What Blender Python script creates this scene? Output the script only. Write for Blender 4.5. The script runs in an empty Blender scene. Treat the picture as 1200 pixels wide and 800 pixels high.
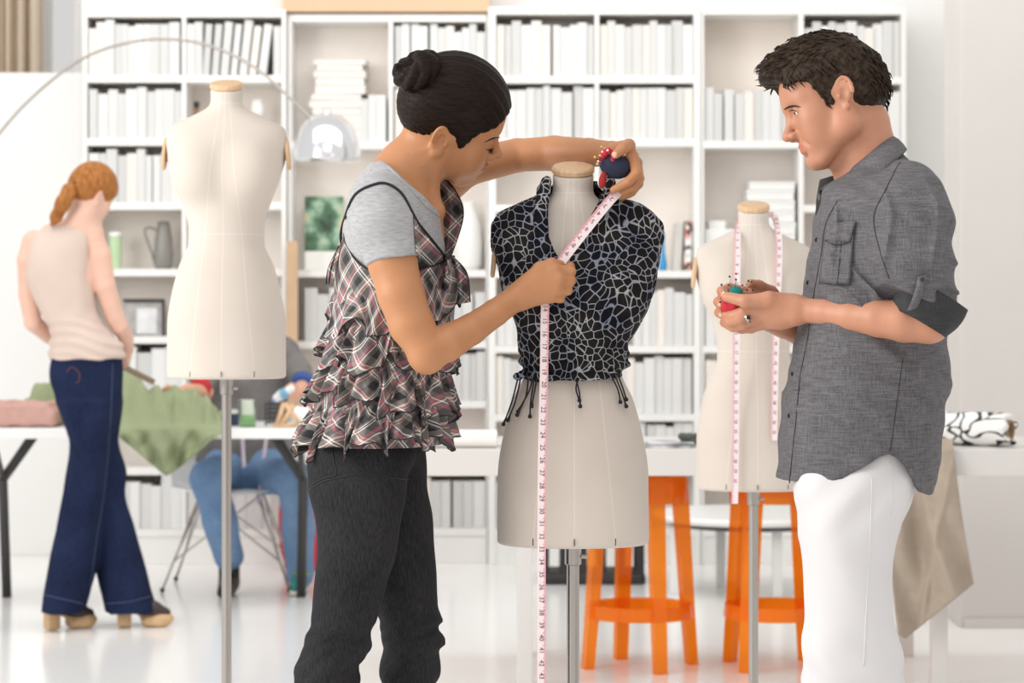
import bpy, bmesh, math, random
import numpy as np
from mathutils import Vector, Matrix, noise as mnoise

S = bpy.context.scene
COL = S.collection
F = 3000.0          # focal length in pixels of a 1200 px wide frame
CH = 1.246          # camera height
HY = 350.0          # horizon row

def P(px, py, D):
    return np.array([(px - 600.0) * D / F, D, CH - (py - HY) * D / F])

def lin(c):
    c = c / 255.0
    return c / 12.92 if c <= 0.04045 else ((c + 0.055) / 1.055) ** 2.4

def rgb(r, g, b):
    return (lin(r), lin(g), lin(b), 1.0)

# ------------------------------------------------------------------ materials
class NT:
    def __init__(s, name):
        s.m = bpy.data.materials.new(name); s.m.use_nodes = True
        s.t = s.m.node_tree; s.n = s.t.nodes; s.l = s.t.links
        s.b = s.n['Principled BSDF']
    def new(s, typ, **kw):
        nd = s.n.new(typ)
        for k, v in kw.items():
            if k.startswith('i_'):
                nd.inputs[k[2:].replace('_', ' ')].default_value = v
            else:
                setattr(nd, k, v)
        return nd
    def link(s, a, b): s.l.new(a, b)
    def math(s, op, a, b=None, c=None):
        nd = s.n.new('ShaderNodeMath'); nd.operation = op
        for i, v in enumerate((a, b, c)):
            if v is None: continue
            if isinstance(v, (int, float)): nd.inputs[i].default_value = v
            else: s.l.new(v, nd.inputs[i])
        return nd.outputs[0]
    def mix(s, fac, a, b, mode='MIX'):
        nd = s.n.new('ShaderNodeMix'); nd.data_type = 'RGBA'; nd.blend_type = mode
        for sock, v in ((nd.inputs[0], fac), (nd.inputs[6], a), (nd.inputs[7], b)):
            if isinstance(v, (int, float, tuple)): sock.default_value = v
            else: s.l.new(v, sock)
        return nd.outputs[2]
    def ramp(s, fac, stops, interp='LINEAR'):
        nd = s.n.new('ShaderNodeValToRGB'); nd.color_ramp.interpolation = interp
        e = nd.color_ramp.elements
        while len(e) < len(stops): e.new(0.5)
        for i, (p, c) in enumerate(stops):
            e[i].position = p; e[i].color = c
        s.l.new(fac, nd.inputs[0]); return nd.outputs[0]
    def bump(s, h, strength=0.3, dist=0.002):
        nd = s.n.new('ShaderNodeBump'); nd.inputs['Strength'].default_value = strength
        nd.inputs['Distance'].default_value = dist
        s.l.new(h, nd.inputs['Height']); s.l.new(nd.outputs[0], s.b.inputs['Normal'])

def mat(name, c, rough=0.5, metal=0.0, var=0.06, vscale=8.0, bump=0.0, bscale=200.0, spec=None, trans=0.0, ior=None, coat=0.0, sss=0.0, sheen=0.0, stretch=None, alpha=None):
    t = NT(name); b = t.b
    b.inputs['Roughness'].default_value = rough
    b.inputs['Metallic'].default_value = metal
    if spec is not None: b.inputs['Specular IOR Level'].default_value = spec
    if trans: b.inputs['Transmission Weight'].default_value = trans
    if ior: b.inputs['IOR'].default_value = ior
    if coat: b.inputs['Coat Weight'].default_value = coat
    if sheen: b.inputs['Sheen Weight'].default_value = sheen
    if alpha is not None: b.inputs['Alpha'].default_value = alpha
    if sss:
        b.inputs['Subsurface Weight'].default_value = sss
        b.inputs['Subsurface Radius'].default_value = (0.012, 0.004, 0.002)
        b.inputs['Subsurface Scale'].default_value = 1.0
    tc = t.new('ShaderNodeTexCoord')
    vec = tc.outputs['Object']
    if stretch:
        mp = t.new('ShaderNodeMapping'); mp.inputs['Scale'].default_value = stretch
        t.link(vec, mp.inputs['Vector']); vec = mp.outputs[0]
    nz = t.new('ShaderNodeTexNoise'); nz.inputs['Scale'].default_value = vscale; nz.inputs['Detail'].default_value = 4
    t.link(vec, nz.inputs['Vector'])
    lo = tuple(max(0, x * (1 - var)) for x in c[:3]) + (1,)
    hi = tuple(min(1, x * (1 + var)) for x in c[:3]) + (1,)
    t.link(t.ramp(nz.outputs['Fac'], [(0.3, lo), (0.7, hi)]), b.inputs['Base Color'])
    if bump:
        n2 = t.new('ShaderNodeTexNoise'); n2.inputs['Scale'].default_value = bscale; n2.inputs['Detail'].default_value = 3
        t.link(vec, n2.inputs['Vector'])
        t.bump(n2.outputs['Fac'], bump)
    return t.m

# ------------------------------------------------------------------ objects
def link(o, parent=None):
    COL.objects.link(o)
    if parent is not None:
        o.parent = parent
        o.matrix_parent_inverse = Matrix.Identity(4)
    return o

def tag(o, label, cat, group=None):
    o['label'] = label; o['category'] = cat
    if group: o['group'] = group
    return o

def thing(name, label, cat, loc=(0, 0, 0), group=None, rz=0.0):
    o = bpy.data.objects.new(name, None); o.empty_display_size = 0.1
    o.location = Vector([float(v) for v in loc]); o.rotation_euler = (0, 0, rz)
    link(o); return tag(o, label, cat, group)

def wloc(o):
    l = Vector((0, 0, 0)); r = Matrix.Identity(4)
    ch = []
    while o is not None: ch.append(o); o = o.parent
    for q in reversed(ch): r = r @ (Matrix.Translation(q.location) @ q.rotation_euler.to_matrix().to_4x4())
    return r

def finish(name, me, m, parent=None, smooth=True, world=True, kind=None, auto=None):
    """link mesh data as one object; if world, the coordinates are world ones and the object keeps them"""
    for q in (m if isinstance(m, (list, tuple)) else [m]):
        me.materials.append(q)
    if smooth: me.shade_smooth()
    if auto is not None: me.set_sharp_from_angle(angle=math.radians(auto))
    if parent is not None and world:
        me.transform(wloc(parent).inverted())
    o = bpy.data.objects.new(name, me)
    link(o, parent)
    if kind: o['kind'] = kind
    return o

def recenter(o):
    """put a single-mesh thing's origin at the bottom centre of its bounds"""
    me = o.data
    n = len(me.vertices); a = np.empty(n * 3, 'f'); me.vertices.foreach_get('co', a); a = a.reshape(-1, 3)
    c = Vector(((a[:, 0].min() + a[:, 0].max()) / 2, (a[:, 1].min() + a[:, 1].max()) / 2, a[:, 2].min()))
    me.transform(Matrix.Translation(-c)); o.location = c
    return o

class MB:
    """mesh builder"""
    def __init__(s): s.v = []; s.f = []; s.uv = None; s.mi = []
    def add(s, v, f, mi=0):
        o = len(s.v); s.v += [tuple(map(float, p)) for p in v]; s.f += [tuple(i + o for i in q) for q in f]; s.mi += [mi] * len(f)
        return s
    def box(s, a, b, bev=0.0, mi=0, M=None):
        x0, y0, z0 = [min(p, q) for p, q in zip(a, b)]; x1, y1, z1 = [max(p, q) for p, q in zip(a, b)]
        if bev <= 0:
            v = [(x0, y0, z0), (x1, y0, z0), (x1, y1, z0), (x0, y1, z0), (x0, y0, z1), (x1, y0, z1), (x1, y1, z1), (x0, y1, z1)]
            f = [(0, 3, 2, 1), (4, 5, 6, 7), (0, 1, 5, 4), (1, 2, 6, 5), (2, 3, 7, 6), (3, 0, 4, 7)]
        else:
            bm = bmesh.new(); bmesh.ops.create_cube(bm, size=1.0)
            for q in bm.verts:
                q.co = Vector((x0 + (q.co.x + .5) * (x1 - x0), y0 + (q.co.y + .5) * (y1 - y0), z0 + (q.co.z + .5) * (z1 - z0)))
            bmesh.ops.bevel(bm, geom=bm.edges[:], offset=min(bev, .45 * min(x1 - x0, y1 - y0, z1 - z0)), segments=2, affect='EDGES', profile=0.6)
            bm.verts.index_update()
            v = [tuple(q.co) for q in bm.verts]; f = [tuple(l.index for l in q.verts) for q in bm.faces]; bm.free()
        if M is not None: v = [tuple(M @ Vector(p)) for p in v]
        return s.add(v, f, mi)
    def tube(s, pts, r, n=10, caps=True, mi=0, flat=1.0, up=None):
        pts = [np.array(p, float) for p in pts]; N = len(pts)
        rs = [r] * N if isinstance(r, (int, float)) else list(r)
        v = []; f = []
        prev = None
        for i, p in enumerate(pts):
            t = pts[min(i + 1, N - 1)] - pts[max(i - 1, 0)]; t /= (np.linalg.norm(t) + 1e-9)
            if prev is None:
                a = np.array(up, float) if up is not None else (np.array([0, 0, 1.]) if abs(t[2]) < .9 else np.array([1., 0, 0]))
            else: a = prev
            a = a - t * a.dot(t); a /= (np.linalg.norm(a) + 1e-9); b = np.cross(t, a); prev = a
            for k in range(n):
                an = 2 * math.pi * k / n
                v.append(p + rs[i] * (math.cos(an) * a * flat + math.sin(an) * b))
        for i in range(N - 1):
            for k in range(n):
                k2 = (k + 1) % n
                f.append((i * n + k, i * n + k2, (i + 1) * n + k2, (i + 1) * n + k))
        if caps:
            f.append(tuple(range(n - 1, -1, -1))); f.append(tuple((N - 1) * n + k for k in range(n)))
        return s.add(v, f, mi)
    def lathe(s, prof, c=(0, 0, 0), n=32, mi=0, M=None, closed=False):
        """prof: list of (radius, z)"""
        v = []; f = []; N = len(prof)
        for r, z in prof:
            for k in range(n):
                a = 2 * math.pi * k / n
                v.append((c[0] + r * math.cos(a), c[1] + r * math.sin(a), c[2] + z))
        for i in range(N - 1):
            for k in range(n):
                k2 = (k + 1) % n
                f.append((i * n + k, i * n + k2, (i + 1) * n + k2, (i + 1) * n + k))
        if prof[0][0] > 1e-6: f.append(tuple(range(n - 1, -1, -1)))
        if prof[-1][0] > 1e-6: f.append(tuple((N - 1) * n + k for k in range(n)))
        if M is not None: v = [tuple(M @ Vector(p)) for p in v]
        return s.add(v, f, mi)
    def sphere(s, c, r, n=12, m=8, mi=0, M=None):
        r = (r, r, r) if isinstance(r, (int, float)) else r
        v = []; f = []
        for i in range(m + 1):
            th = math.pi * i / m
            for k in range(n):
                a = 2 * math.pi * k / n
                q = Vector((r[0] * math.sin(th) * math.cos(a), r[1] * math.sin(th) * math.sin(a), r[2] * math.cos(th)))
                if M is not None: q = M @ q
                v.append((c[0] + q[0], c[1] + q[1], c[2] + q[2]))
        for i in range(m):
            for k in range(n):
                k2 = (k + 1) % n
                f.append((i * n + k, (i + 1) * n + k, (i + 1) * n + k2, i * n + k2))
        return s.add(v, f, mi)
    def grid(s, G, mi=0, th=0.0, closeu=False):
        """G[i][j] points; if th>0 make a sheet with that thickness"""
        G = np.array(G, float); a, b = G.shape[:2]
        f = []
        rng = range(b) if closeu else range(b - 1)
        for i in range(a - 1):
            for j in rng:
                j2 = (j + 1) % b
                f.append((i * b + j, i * b + j2, (i + 1) * b + j2, (i + 1) * b + j))
        if th > 0:
            du = np.gradient(G, axis=0)
            dv = (np.roll(G, -1, 1) - np.roll(G, 1, 1)) if closeu else np.gradient(G, axis=1)
            n = np.cross(dv, du); n /= (np.linalg.norm(n, axis=2, keepdims=True) + 1e-9)
            A = (G + n * th / 2).reshape(-1, 3); B = (G - n * th / 2).reshape(-1, 3)
            o = a * b; ff = list(f) + [tuple(i + o for i in reversed(q)) for q in f]
            for j in rng:
                j2 = (j + 1) % b
                ff.append((j2, j, j + o, j2 + o)); q = (a - 1) * b
                ff.append((q + j, q + j2, q + j2 + o, q + j + o))
            if not closeu:
                for i in range(a - 1):
                    ff.append((i * b, (i + 1) * b, (i + 1) * b + o, i * b + o))
                    ff.append(((i + 1) * b + b - 1, i * b + b - 1, i * b + b - 1 + o, (i + 1) * b + b - 1 + o))
            return s.add(np.vstack([A, B]), ff, mi)
        return s.add(G.reshape(-1, 3), f, mi)
    def mesh(s, name):
        me = bpy.data.meshes.new(name); me.from_pydata(s.v, [], s.f)
        if any(s.mi): me.polygons.foreach_set('material_index', s.mi)
        if s.uv is not None:
            ul = me.uv_layers.new(name='UVMap'); uv = np.array(s.uv, float)
            li = np.empty(len(me.loops), int); me.loops.foreach_get('vertex_index', li)
            ul.data.foreach_set('uv', uv[li].astype('f').ravel())
        me.update(); return me
    def build(s, name, m, parent=None, smooth=False, auto=None, kind=None, world=True):
        return finish(name, s.mesh(name), m, parent, smooth or auto is not None, world, kind, auto)

def spline(pts, n, closed=False):
    """Catmull-Rom through pts -> n points"""
    p = np.array(pts, float); N = len(p)
    t = np.linspace(0, N - 1, n); i = np.clip(t.astype(int), 0, N - 2); u = (t - i)[:, None]
    g = lambda k: p[np.clip(k, 0, N - 1)]
    a, b, c, d = g(i - 1), g(i), g(i + 1), g(i + 2)
    return 0.5 * ((2 * b) + (-a + c) * u + (2 * a - 5 * b + 4 * c - d) * u ** 2 + (-a + 3 * b - 3 * c + d) * u ** 3)

def copy_tree(o, parent=None):
    c = o.copy()
    if parent is not None: c.parent = parent
    COL.objects.link(c)
    for ch in list(o.children): copy_tree(ch, c)
    return c

def sstep(a, b, x):
    t = np.clip((x - a) / (b - a), 0, 1); return t * t * (3 - 2 * t)

# ------------------------------------------------------------------ signed distance modelling
def rotm(yaw, pitch, roll):
    y, p, r = map(math.radians, (yaw, pitch, roll))
    cy, sy, cp, sp, cr, sr = math.cos(y), math.sin(y), math.cos(p), math.sin(p), math.cos(r), math.sin(r)
    return np.array([[cy, -sy, 0], [sy, cy, 0], [0, 0, 1]]) @ np.array([[cp, 0, sp], [0, 1, 0], [-sp, 0, cp]]) @ np.array([[1, 0, 0], [0, cr, -sr], [0, sr, cr]])

class SDF:
    def __init__(s): s.ops = []; s.T = None
    def frame(s, o=None, R=None, k=1.0):
        s.T = None if o is None else (np.array(o, float), np.array(R, float), k)
    def pt(s, p):
        p = np.array(p, float)
        if s.T is None: return p
        o, R, k = s.T; return o + R @ (p * k)
    def sc(s): return 1.0 if s.T is None else s.T[2]
    def cap(s, a, b, ra, rb=None, k=0.01, op='u'):
        a, b = s.pt(a), s.pt(b); ra *= s.sc(); rb = ra if rb is None else rb * s.sc(); k *= s.sc()
        ab = b - a; L2 = max(ab.dot(ab), 1e-12); r = max(ra, rb)
        def fn(X, Y, Z):
            t = np.clip(((X - a[0]) * ab[0] + (Y - a[1]) * ab[1] + (Z - a[2]) * ab[2]) / L2, 0, 1)
            return np.sqrt((X - a[0] - t * ab[0]) ** 2 + (Y - a[1] - t * ab[1]) ** 2 + (Z - a[2] - t * ab[2]) ** 2) - (ra + (rb - ra) * t)
        s.ops.append((op, fn, np.minimum(a, b) - r, np.maximum(a, b) + r, k)); return s
    def chain(s, pts, rs, k=0.008, k0=None, op='u'):
        for i in range(len(pts) - 1):
            s.cap(pts[i], pts[i + 1], rs[i], rs[i + 1], (k0 if (i == 0 and k0 is not None) else k), op)
        return s
    def ell(s, c, r, R=None, k=0.01, op='u'):
        c = s.pt(c); r = np.array((r, r, r) if isinstance(r, (int, float)) else r, float) * s.sc(); k *= s.sc()
        M = np.eye(3) if R is None else np.array(R)
        if s.T is not None: M = s.T[1] @ M
        mr = r.max()
        def fn(X, Y, Z):
            x, y, z = X - c[0], Y - c[1], Z - c[2]
            q = [(M[0, i] * x + M[1, i] * y + M[2, i] * z) for i in range(3)]
            k0 = np.sqrt((q[0] / r[0]) ** 2 + (q[1] / r[1]) ** 2 + (q[2] / r[2]) ** 2)
            k1 = np.sqrt((q[0] / r[0] ** 2) ** 2 + (q[1] / r[1] ** 2) ** 2 + (q[2] / r[2] ** 2) ** 2) + 1e-9
            return k0 * (k0 - 1) / k1
        s.ops.append((op, fn, c - mr, c + mr, k)); return s
    def loft(s, rows, k=0.01, op='u', p=2.0, smooth=True):
        """rows: (z, cx, cy, rx, ry) vertical loft with superellipse sections"""
        rows = sorted(rows); A = np.array(rows, float)
        zz = np.linspace(A[0, 0], A[-1, 0], max(12 * len(A), 60))
        def itp(col):
            if not smooth or len(A) < 3: return np.interp(zz, A[:, 0], A[:, col])
            h = np.diff(A[:, 0]); d = np.diff(A[:, col]) / h
            m = np.concatenate([[d[0]], (d[:-1] * h[1:] + d[1:] * h[:-1]) / (h[1:] + h[:-1]), [d[-1]]])
            for i in range(len(d)):
                if abs(d[i]) < 1e-12: m[i] = m[i + 1] = 0
                else:
                    al, be = m[i] / d[i], m[i + 1] / d[i]
                    if al < 0: m[i] = 0
                    if be < 0: m[i + 1] = 0
                    ss = al * al + be * be
                    if ss > 9: m[i] *= 3 / math.sqrt(ss); m[i + 1] *= 3 / math.sqrt(ss)
            i = np.clip(np.searchsorted(A[:, 0], zz) - 1, 0, len(h) - 1); u = (zz - A[i, 0]) / h[i]
            return (A[i, col] * (1 + 2 * u) * (1 - u) ** 2 + m[i] * h[i] * u * (1 - u) ** 2 + A[i + 1, col] * u * u * (3 - 2 * u) + m[i + 1] * h[i] * u * u * (u - 1))
        cx, cy, rx, ry = [itp(c) for c in (1, 2, 3, 4)]
        z0, z1 = A[0, 0], A[-1, 0]
        lo = np.array([(cx - rx).min(), (cy - ry).min(), z0]); hi = np.array([(cx + rx).max(), (cy + ry).max(), z1])
        def fn(X, Y, Z):
            x0, y0, a, b = (np.interp(Z[0, 0, :], zz, q) for q in (cx, cy, rx, ry))
            u = np.abs((X - x0) / a); v = np.abs((Y - y0) / b)
            g = (u ** p + v ** p) ** (1.0 / p)
            d = (g - 1) * np.minimum(a, b)
            return np.maximum(d, np.maximum(z0 - Z, Z - z1) + 0 * d)
        s.ops.append((op, fn, lo, hi, k)); return s
    def plane(s, p, n, op='cut', k=0.0):
        """cut away the side n points to"""
        p = s.pt(p); n = np.array(n, float)
        if s.T is not None: n = s.T[1] @ n
        n /= np.linalg.norm(n)
        s.ops.append(('s', lambda X, Y, Z: -((X - p[0]) * n[0] + (Y - p[1]) * n[1] + (Z - p[2]) * n[2]), None, None, k)); return s
    def func(s, fn, lo=None, hi=None, op='disp', k=0.0):
        s.ops.append((op, fn, None if lo is None else np.array(lo, float), None if hi is None else np.array(hi, float), k)); return s
    def include(s, other): s.ops += other.ops; return s
    def eval(s, h, pad=0.02, lo=None, hi=None):
        L = np.min([o[2] for o in s.ops if o[0] == 'u'], axis=0) if lo is None else np.array(lo, float)
        U = np.max([o[3] for o in s.ops if o[0] == 'u'], axis=0) if hi is None else np.array(hi, float)
        L = L - pad; U = U + pad
        n = np.ceil((U - L) / h).astype(int) + 1
        ax = [(L[i] + h * np.arange(n[i])).astype('f4') for i in range(3)]
        D = np.full(n, 0.06, 'f4')
        for op, fn, a, b, k in s.ops:
            if a is None: i0, i1 = np.zeros(3, int), n
            else:
                mg = max(k, 0.0) + 4 * h + 0.012
                i0 = np.clip(np.floor((a - mg - L) / h).astype(int), 0, n); i1 = np.clip(np.ceil((b + mg - L) / h).astype(int) + 1, 0, n)
            if (i1 <= i0).any(): continue
            sl = tuple(slice(i0[j], i1[j]) for j in range(3))
            X = ax[0][sl[0]][:, None, None]; Y = ax[1][sl[1]][None, :, None]; Z = ax[2][sl[2]][None, None, :]
            d = fn(X, Y, Z); c = D[sl]
            if op == 'u':
                if k > 0: D[sl] = np.minimum(c, d) - (np.clip(k - np.abs(c - d), 0, None) ** 2) / (4 * k)
                else: D[sl] = np.minimum(c, d)
            elif op == 's':
                d = -d
                if k > 0: D[sl] = np.maximum(c, d) + (np.clip(k - np.abs(c - d), 0, None) ** 2) / (4 * k)
                else: D[sl] = np.maximum(c, d)
            elif op == 'i': D[sl] = np.maximum(c, d)
            elif op == 'disp': D[sl] = c + d
            elif op == 'shell': D[sl] = np.maximum(c, -(c + k))
        return D, L, h
    def mesh(s, name, h, matfn=None, relax=1, pad=0.02, post=None, lo=None, hi=None):
        D, L, h = s.eval(h, pad, lo, hi)
        D[[0, -1]] = np.maximum(D[[0, -1]], h); D[:, [0, -1]] = np.maximum(D[:, [0, -1]], h); D[:, :, [0, -1]] = np.maximum(D[:, :, [0, -1]], h)
        v, q = snets(D); v = L + v * h
        if relax: v = laplace(v, q, relax)
        if post is not None: v = post(v)
        me = bpy.data.meshes.new(name)
        me.vertices.add(len(v)); me.vertices.foreach_set('co', v.astype('f4').ravel())
        me.loops.add(q.size); me.loops.foreach_set('vertex_index', q.ravel().astype('i4'))
        me.polygons.add(len(q)); me.polygons.foreach_set('loop_start', (np.arange(len(q)) * 4).astype('i4'))
        if matfn is not None:
            fc = v[q].mean(1); me.polygons.foreach_set('material_index', matfn(fc).astype('i4'))
        me.update(calc_edges=True); me.validate()
        return me

def laplace(v, q, it):
    n = len(v)
    e = np.vstack([q[:, [0, 1]], q[:, [1, 2]], q[:, [2, 3]], q[:, [3, 0]]]); e = np.vstack([e, e[:, ::-1]])
    cnt = np.bincount(e[:, 0], minlength=n).astype(float)[:, None]
    for i in range(it):
        for lam in (0.5, -0.33) if it > 1 else (0.5,):
            a = np.stack([np.bincount(e[:, 0], v[e[:, 1], c], minlength=n) for c in range(3)], 1) / np.maximum(cnt, 1)
            v = v + lam * (a - v)
    return v

def snets(D):
    n = D.shape; ins = D < 0
    cnt = np.zeros([k - 1 for k in n], 'i1')
    cs = [(i, j, k) for i in (0, 1) for j in (0, 1) for k in (0, 1)]
    sub = lambda A, c: A[c[0]:n[0] - 1 + c[0], c[1]:n[1] - 1 + c[1], c[2]:n[2] - 1 + c[2]]
    for c in cs: cnt += sub(ins, c)
    act = (cnt > 0) & (cnt < 8); I = np.argwhere(act)
    idx = np.full(act.shape, -1, 'i4'); idx[act] = np.arange(len(I))
    val = {c: D[I[:, 0] + c[0], I[:, 1] + c[1], I[:, 2] + c[2]].astype('f8') for c in cs}
    acc = np.zeros((len(I), 3)); num = np.zeros(len(I))
    for c in cs:
        for a in range(3):
            if c[a]: continue
            c2 = tuple(1 if i == a else c[i] for i in range(3))
            A, B = val[c], val[c2]; m = (A < 0) != (B < 0)
            t = np.where(m, A / np.where(m, A - B, 1), 0)
            p = np.tile(np.array(c, float), (len(I), 1)); p[:, a] += t
            acc[m] += p[m]; num[m] += 1
    v = I + acc / np.maximum(num, 1)[:, None]
    quads = []
    for a in range(3):
        b, c = (a + 1) % 3, (a + 2) % 3
        s0 = [slice(None)] * 3; s1 = [slice(None)] * 3; s0[a] = slice(0, -1); s1[a] = slice(1, None)
        A = ins[tuple(s0)]; B = ins[tuple(s1)]
        E = np.argwhere(A != B)
        E = E[(E[:, b] > 0) & (E[:, c] > 0) & (E[:, b] < n[b] - 1) & (E[:, c] < n[c] - 1)]
        f = A[tuple(E.T)]
        def g(db, dc):
            q = E.copy(); q[:, b] += db; q[:, c] += dc; return idx[tuple(q.T)]
        Q = np.stack([g(-1, -1), g(0, -1), g(0, 0), g(-1, 0)], 1)
        Q[~f] = Q[~f][:, ::-1]
        quads.append(Q)
    return v, np.vstack(quads)

def wv(seed, scale, amp, n=5, sz=(1, 1, 1)):
    """smooth pseudo-random wrinkle field made of a few plane waves"""
    r = np.random.default_rng(seed); W = r.normal(size=(n, 3)) * np.array(sz) * scale; ph = r.uniform(0, 6.28, n)
    def fn(X, Y, Z):
        t = 0
        for i in range(n):
            t = t + np.sin(W[i, 0] * X + W[i, 1] * Y + W[i, 2] * Z + ph[i] + 1.3 * np.sin(0.5 * (W[i, 1] * X + W[i, 2] * Y - W[i, 0] * Z)))
        return amp * t / n
    return fn
# ================================================================== PEOPLE TOOLKIT
from mathutils.bvhtree import BVHTree
def bvh(me_list):
    v = []; f = []
    for me in me_list:
        o = len(v); v += [tuple(q.co) for q in me.vertices]; f += [tuple(i + o for i in p.vertices) for p in me.polygons]
    return BVHTree.FromPolygons(v, f)
def hit(tree, px, py, off=0.0, D=None):
    """the point where the sight line of a photo pixel meets a surface"""
    d = Vector(P(px, py, 1.0)) - Vector((0, 0, CH)); d.normalize()
    q = tree.ray_cast(Vector((0, 0, CH)), d)
    if q[0] is None: return P(px, py, D if D is not None else 5.0)
    return np.array(q[0] - d * off)
def hits(tree, pts, n=20, off=0.0, D=None):
    sp = spline([(a, b, 0) for a, b in pts], n)
    out = []; last = None
    for a, b, _ in sp:
        d = Vector(P(a, b, 1.0)) - Vector((0, 0, CH)); d.normalize(); q = tree.ray_cast(Vector((0, 0, CH)), d)
        if q[0] is not None: last = q[0][1] - off
        out.append(P(a, b, last if last is not None else (D or 5.0)))
    return out

def skin(name, c, var=.05):
    t = NT(name); b = t.b; b.inputs['Roughness'].default_value = .5
    b.inputs['Subsurface Weight'].default_value = .12; b.inputs['Subsurface Radius'].default_value = (.012, .005, .003); b.inputs['Subsurface Scale'].default_value = .6
    tc = t.new('ShaderNodeTexCoord'); n = t.new('ShaderNodeTexNoise'); n.inputs['Scale'].default_value = 14; n.inputs['Detail'].default_value = 4; t.link(tc.outputs['Object'], n.inputs[0])
    lo = tuple(x * (1 - var) for x in c[:3]) + (1,); hi = tuple(min(1, x * (1 + var)) for x in c[:3]) + (1,)
    t.link(t.ramp(n.outputs['Fac'], [(.3, lo), (.7, hi)]), b.inputs['Base Color'])
    n2 = t.new('ShaderNodeTexNoise'); n2.inputs['Scale'].default_value = 420; t.link(tc.outputs['Object'], n2.inputs[0]); t.bump(n2.outputs['Fac'], .08, .001)
    return t.m

def hair_mat(name, c, c2, stretch=(5, 60, 60)):
    t = NT(name); b = t.b; b.inputs['Roughness'].default_value = .45; b.inputs['Specular IOR Level'].default_value = .10
    tc = t.new('ShaderNodeTexCoord'); mp = t.new('ShaderNodeMapping'); mp.inputs['Scale'].default_value = stretch; t.link(tc.outputs['Object'], mp.inputs[0])
    n = t.new('ShaderNodeTexNoise'); n.inputs['Scale'].default_value = 4; n.inputs['Detail'].default_value = 6; t.link(mp.outputs[0], n.inputs[0])
    t.link(t.ramp(n.outputs['Fac'], [(.3, c), (.7, c2)]), b.inputs['Base Color']); t.bump(n.outputs['Fac'], .5, .004); return t.m

def head(s, o, R, k=1.0, male=False, lids=.5):
    """a head in its own frame: +x face, +z crown, origin between the ear canals"""
    s.frame(o, R, k)
    s.ell((.001, 0, .050), (.0935, .077, .086), k=.01)
    s.ell((-.038, 0, .022), (.058, .066, .06), k=.03)
    s.ell((.048, 0, .03), (.050, .062, .060), k=.03)               # forehead
    jw = .050 if male else .044
    s.ell((.045, 0, -.025), (.047, .056, .062), k=.03)
    for g in (-1, 1):
        if male: s.ell((.008, g * .052, -.058), (.018, .012, .016), k=.02)
        s.cap((.004, g * jw, -.052), (.068, g * .018, -.092), .019 if male else .017, .015, k=.03)
        s.cap((.002, g * .058, .0), (.006, g * jw, -.052), .016, .017, k=.03)
        s.ell((.060, g * .042, -.016), (.024, .022, .020), k=.025)      # cheek bone
        s.ell((.062, g * .034, -.045), (.026, .022, .026), k=.025)     # cheek
        s.cap((.086, g * .012, .029), (.069, g * .046, .027), .0095 if male else .0075, .007, k=.018)
    s.ell((.084 if male else .080, 0, -.092), (.0165, .020 if male else .018, .015), k=.014)   # chin
    s.ell((.074 if male else .078, 0, -.060), (.026, .030, .028), k=.02)               # muzzle
    for g in (-1, 1): s.ell((.0955, g * .031, .009), (.0135, .0155, .0105), k=.014, op='s')
    nl = .86 if male else .92
    s.cap((.089, 0, .018), (.094 + .023 * nl, 0, -.021), .0075, .0088 if male else .0078, k=.012)
    s.ell((.0965 + .0225 * nl, 0, -.0245), (.0105, .0105, .0098), k=.006)
    for g in (-1, 1):
        s.ell((.0955 + .008 * nl, g * .0125, -.0295), (.0115, .0072, .0078), k=.007)
        if not male: s.ell((.0985 + .009 * nl, g * .0065, -.0385), (.005, .0026, .0028), k=.002, op='s')
        s.ell((.0800, g * .031, .010), (.0125, .0150, .0125), k=.003)   # closed lids over the ball
        s.cap((.0905, g * .022, .0085 - .006 * lids), (.0865, g * .041, .0075 - .006 * lids), .0011, .0011, k=.0015, op='s')
    lw = .021; lx = -.005 if male else 0.0
    for g in (-1, 1):
        s.cap((.1035 + lx, 0, -.0525), (.0925 - (.004 if male else 0), g * lw, -.0570 + (.0045 if male else 0)), .0040 if male else .0052, .0022, k=.006)
        s.cap((.1015 + lx, 0, -.0625), (.0915 - (.003 if male else 0), g * (lw - .004), -.0595 + (.003 if male else 0)), .0046 if male else .0058, .0026, k=.006)
        s.cap((.1090 + lx, 0, -.0575), (.0935, g * (lw + .003), -.0572 + (.0085 if male else .003)), .0016, .0012, k=.003, op='s')
    s.cap((.0945, -.012, -.0735), (.0945, .012, -.0735), .004, k=.008, op='s')
    # ears
    for g in (-1, 1):
        Re = rotm(g * -22, -10, 0) * (1.12 if male else 1.0)
        s.ell((-.010, g * .078, .004), (.0160, .0055, .0265), R=Re, k=.004)
        ring = []
        for i in range(15):
            a = math.radians(-60 + i * 255 / 14); ring.append(np.array((-.010, g * .0805, .004)) + Re @ np.array((.0145 * math.cos(a), 0, .0245 * math.sin(a))))
        s.chain(ring, [.0032] * 15, k=.002)
        s.ell(np.array((-.006, g * .084, .001)), (.0090, .0075, .014), R=Re, k=.003, op='s')
        s.ell(np.array((.004, g * .080, -.003)), (.0045, .005, .006), R=Re, k=.003)
        s.ell(np.array((-.003, g * .079, -.026)), (.008, .005, .008), R=Re, k=.005)
    s.frame()

def shoe(s, heel, toe, w=.042, h=.055):
    heel, toe = np.array(heel, float), np.array(toe, float); d = toe - heel
    s.cap(heel + np.array([0, 0, h * .6]), heel + d * .35 + np.array([0, 0, h * .62]), w * .8, w * .85, k=.02)
    s.cap(heel + d * .35 + np.array([0, 0, h * .55]), heel + d * .95 + np.array([0, 0, h * .42]), w * .82, w * .72, k=.02)
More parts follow.
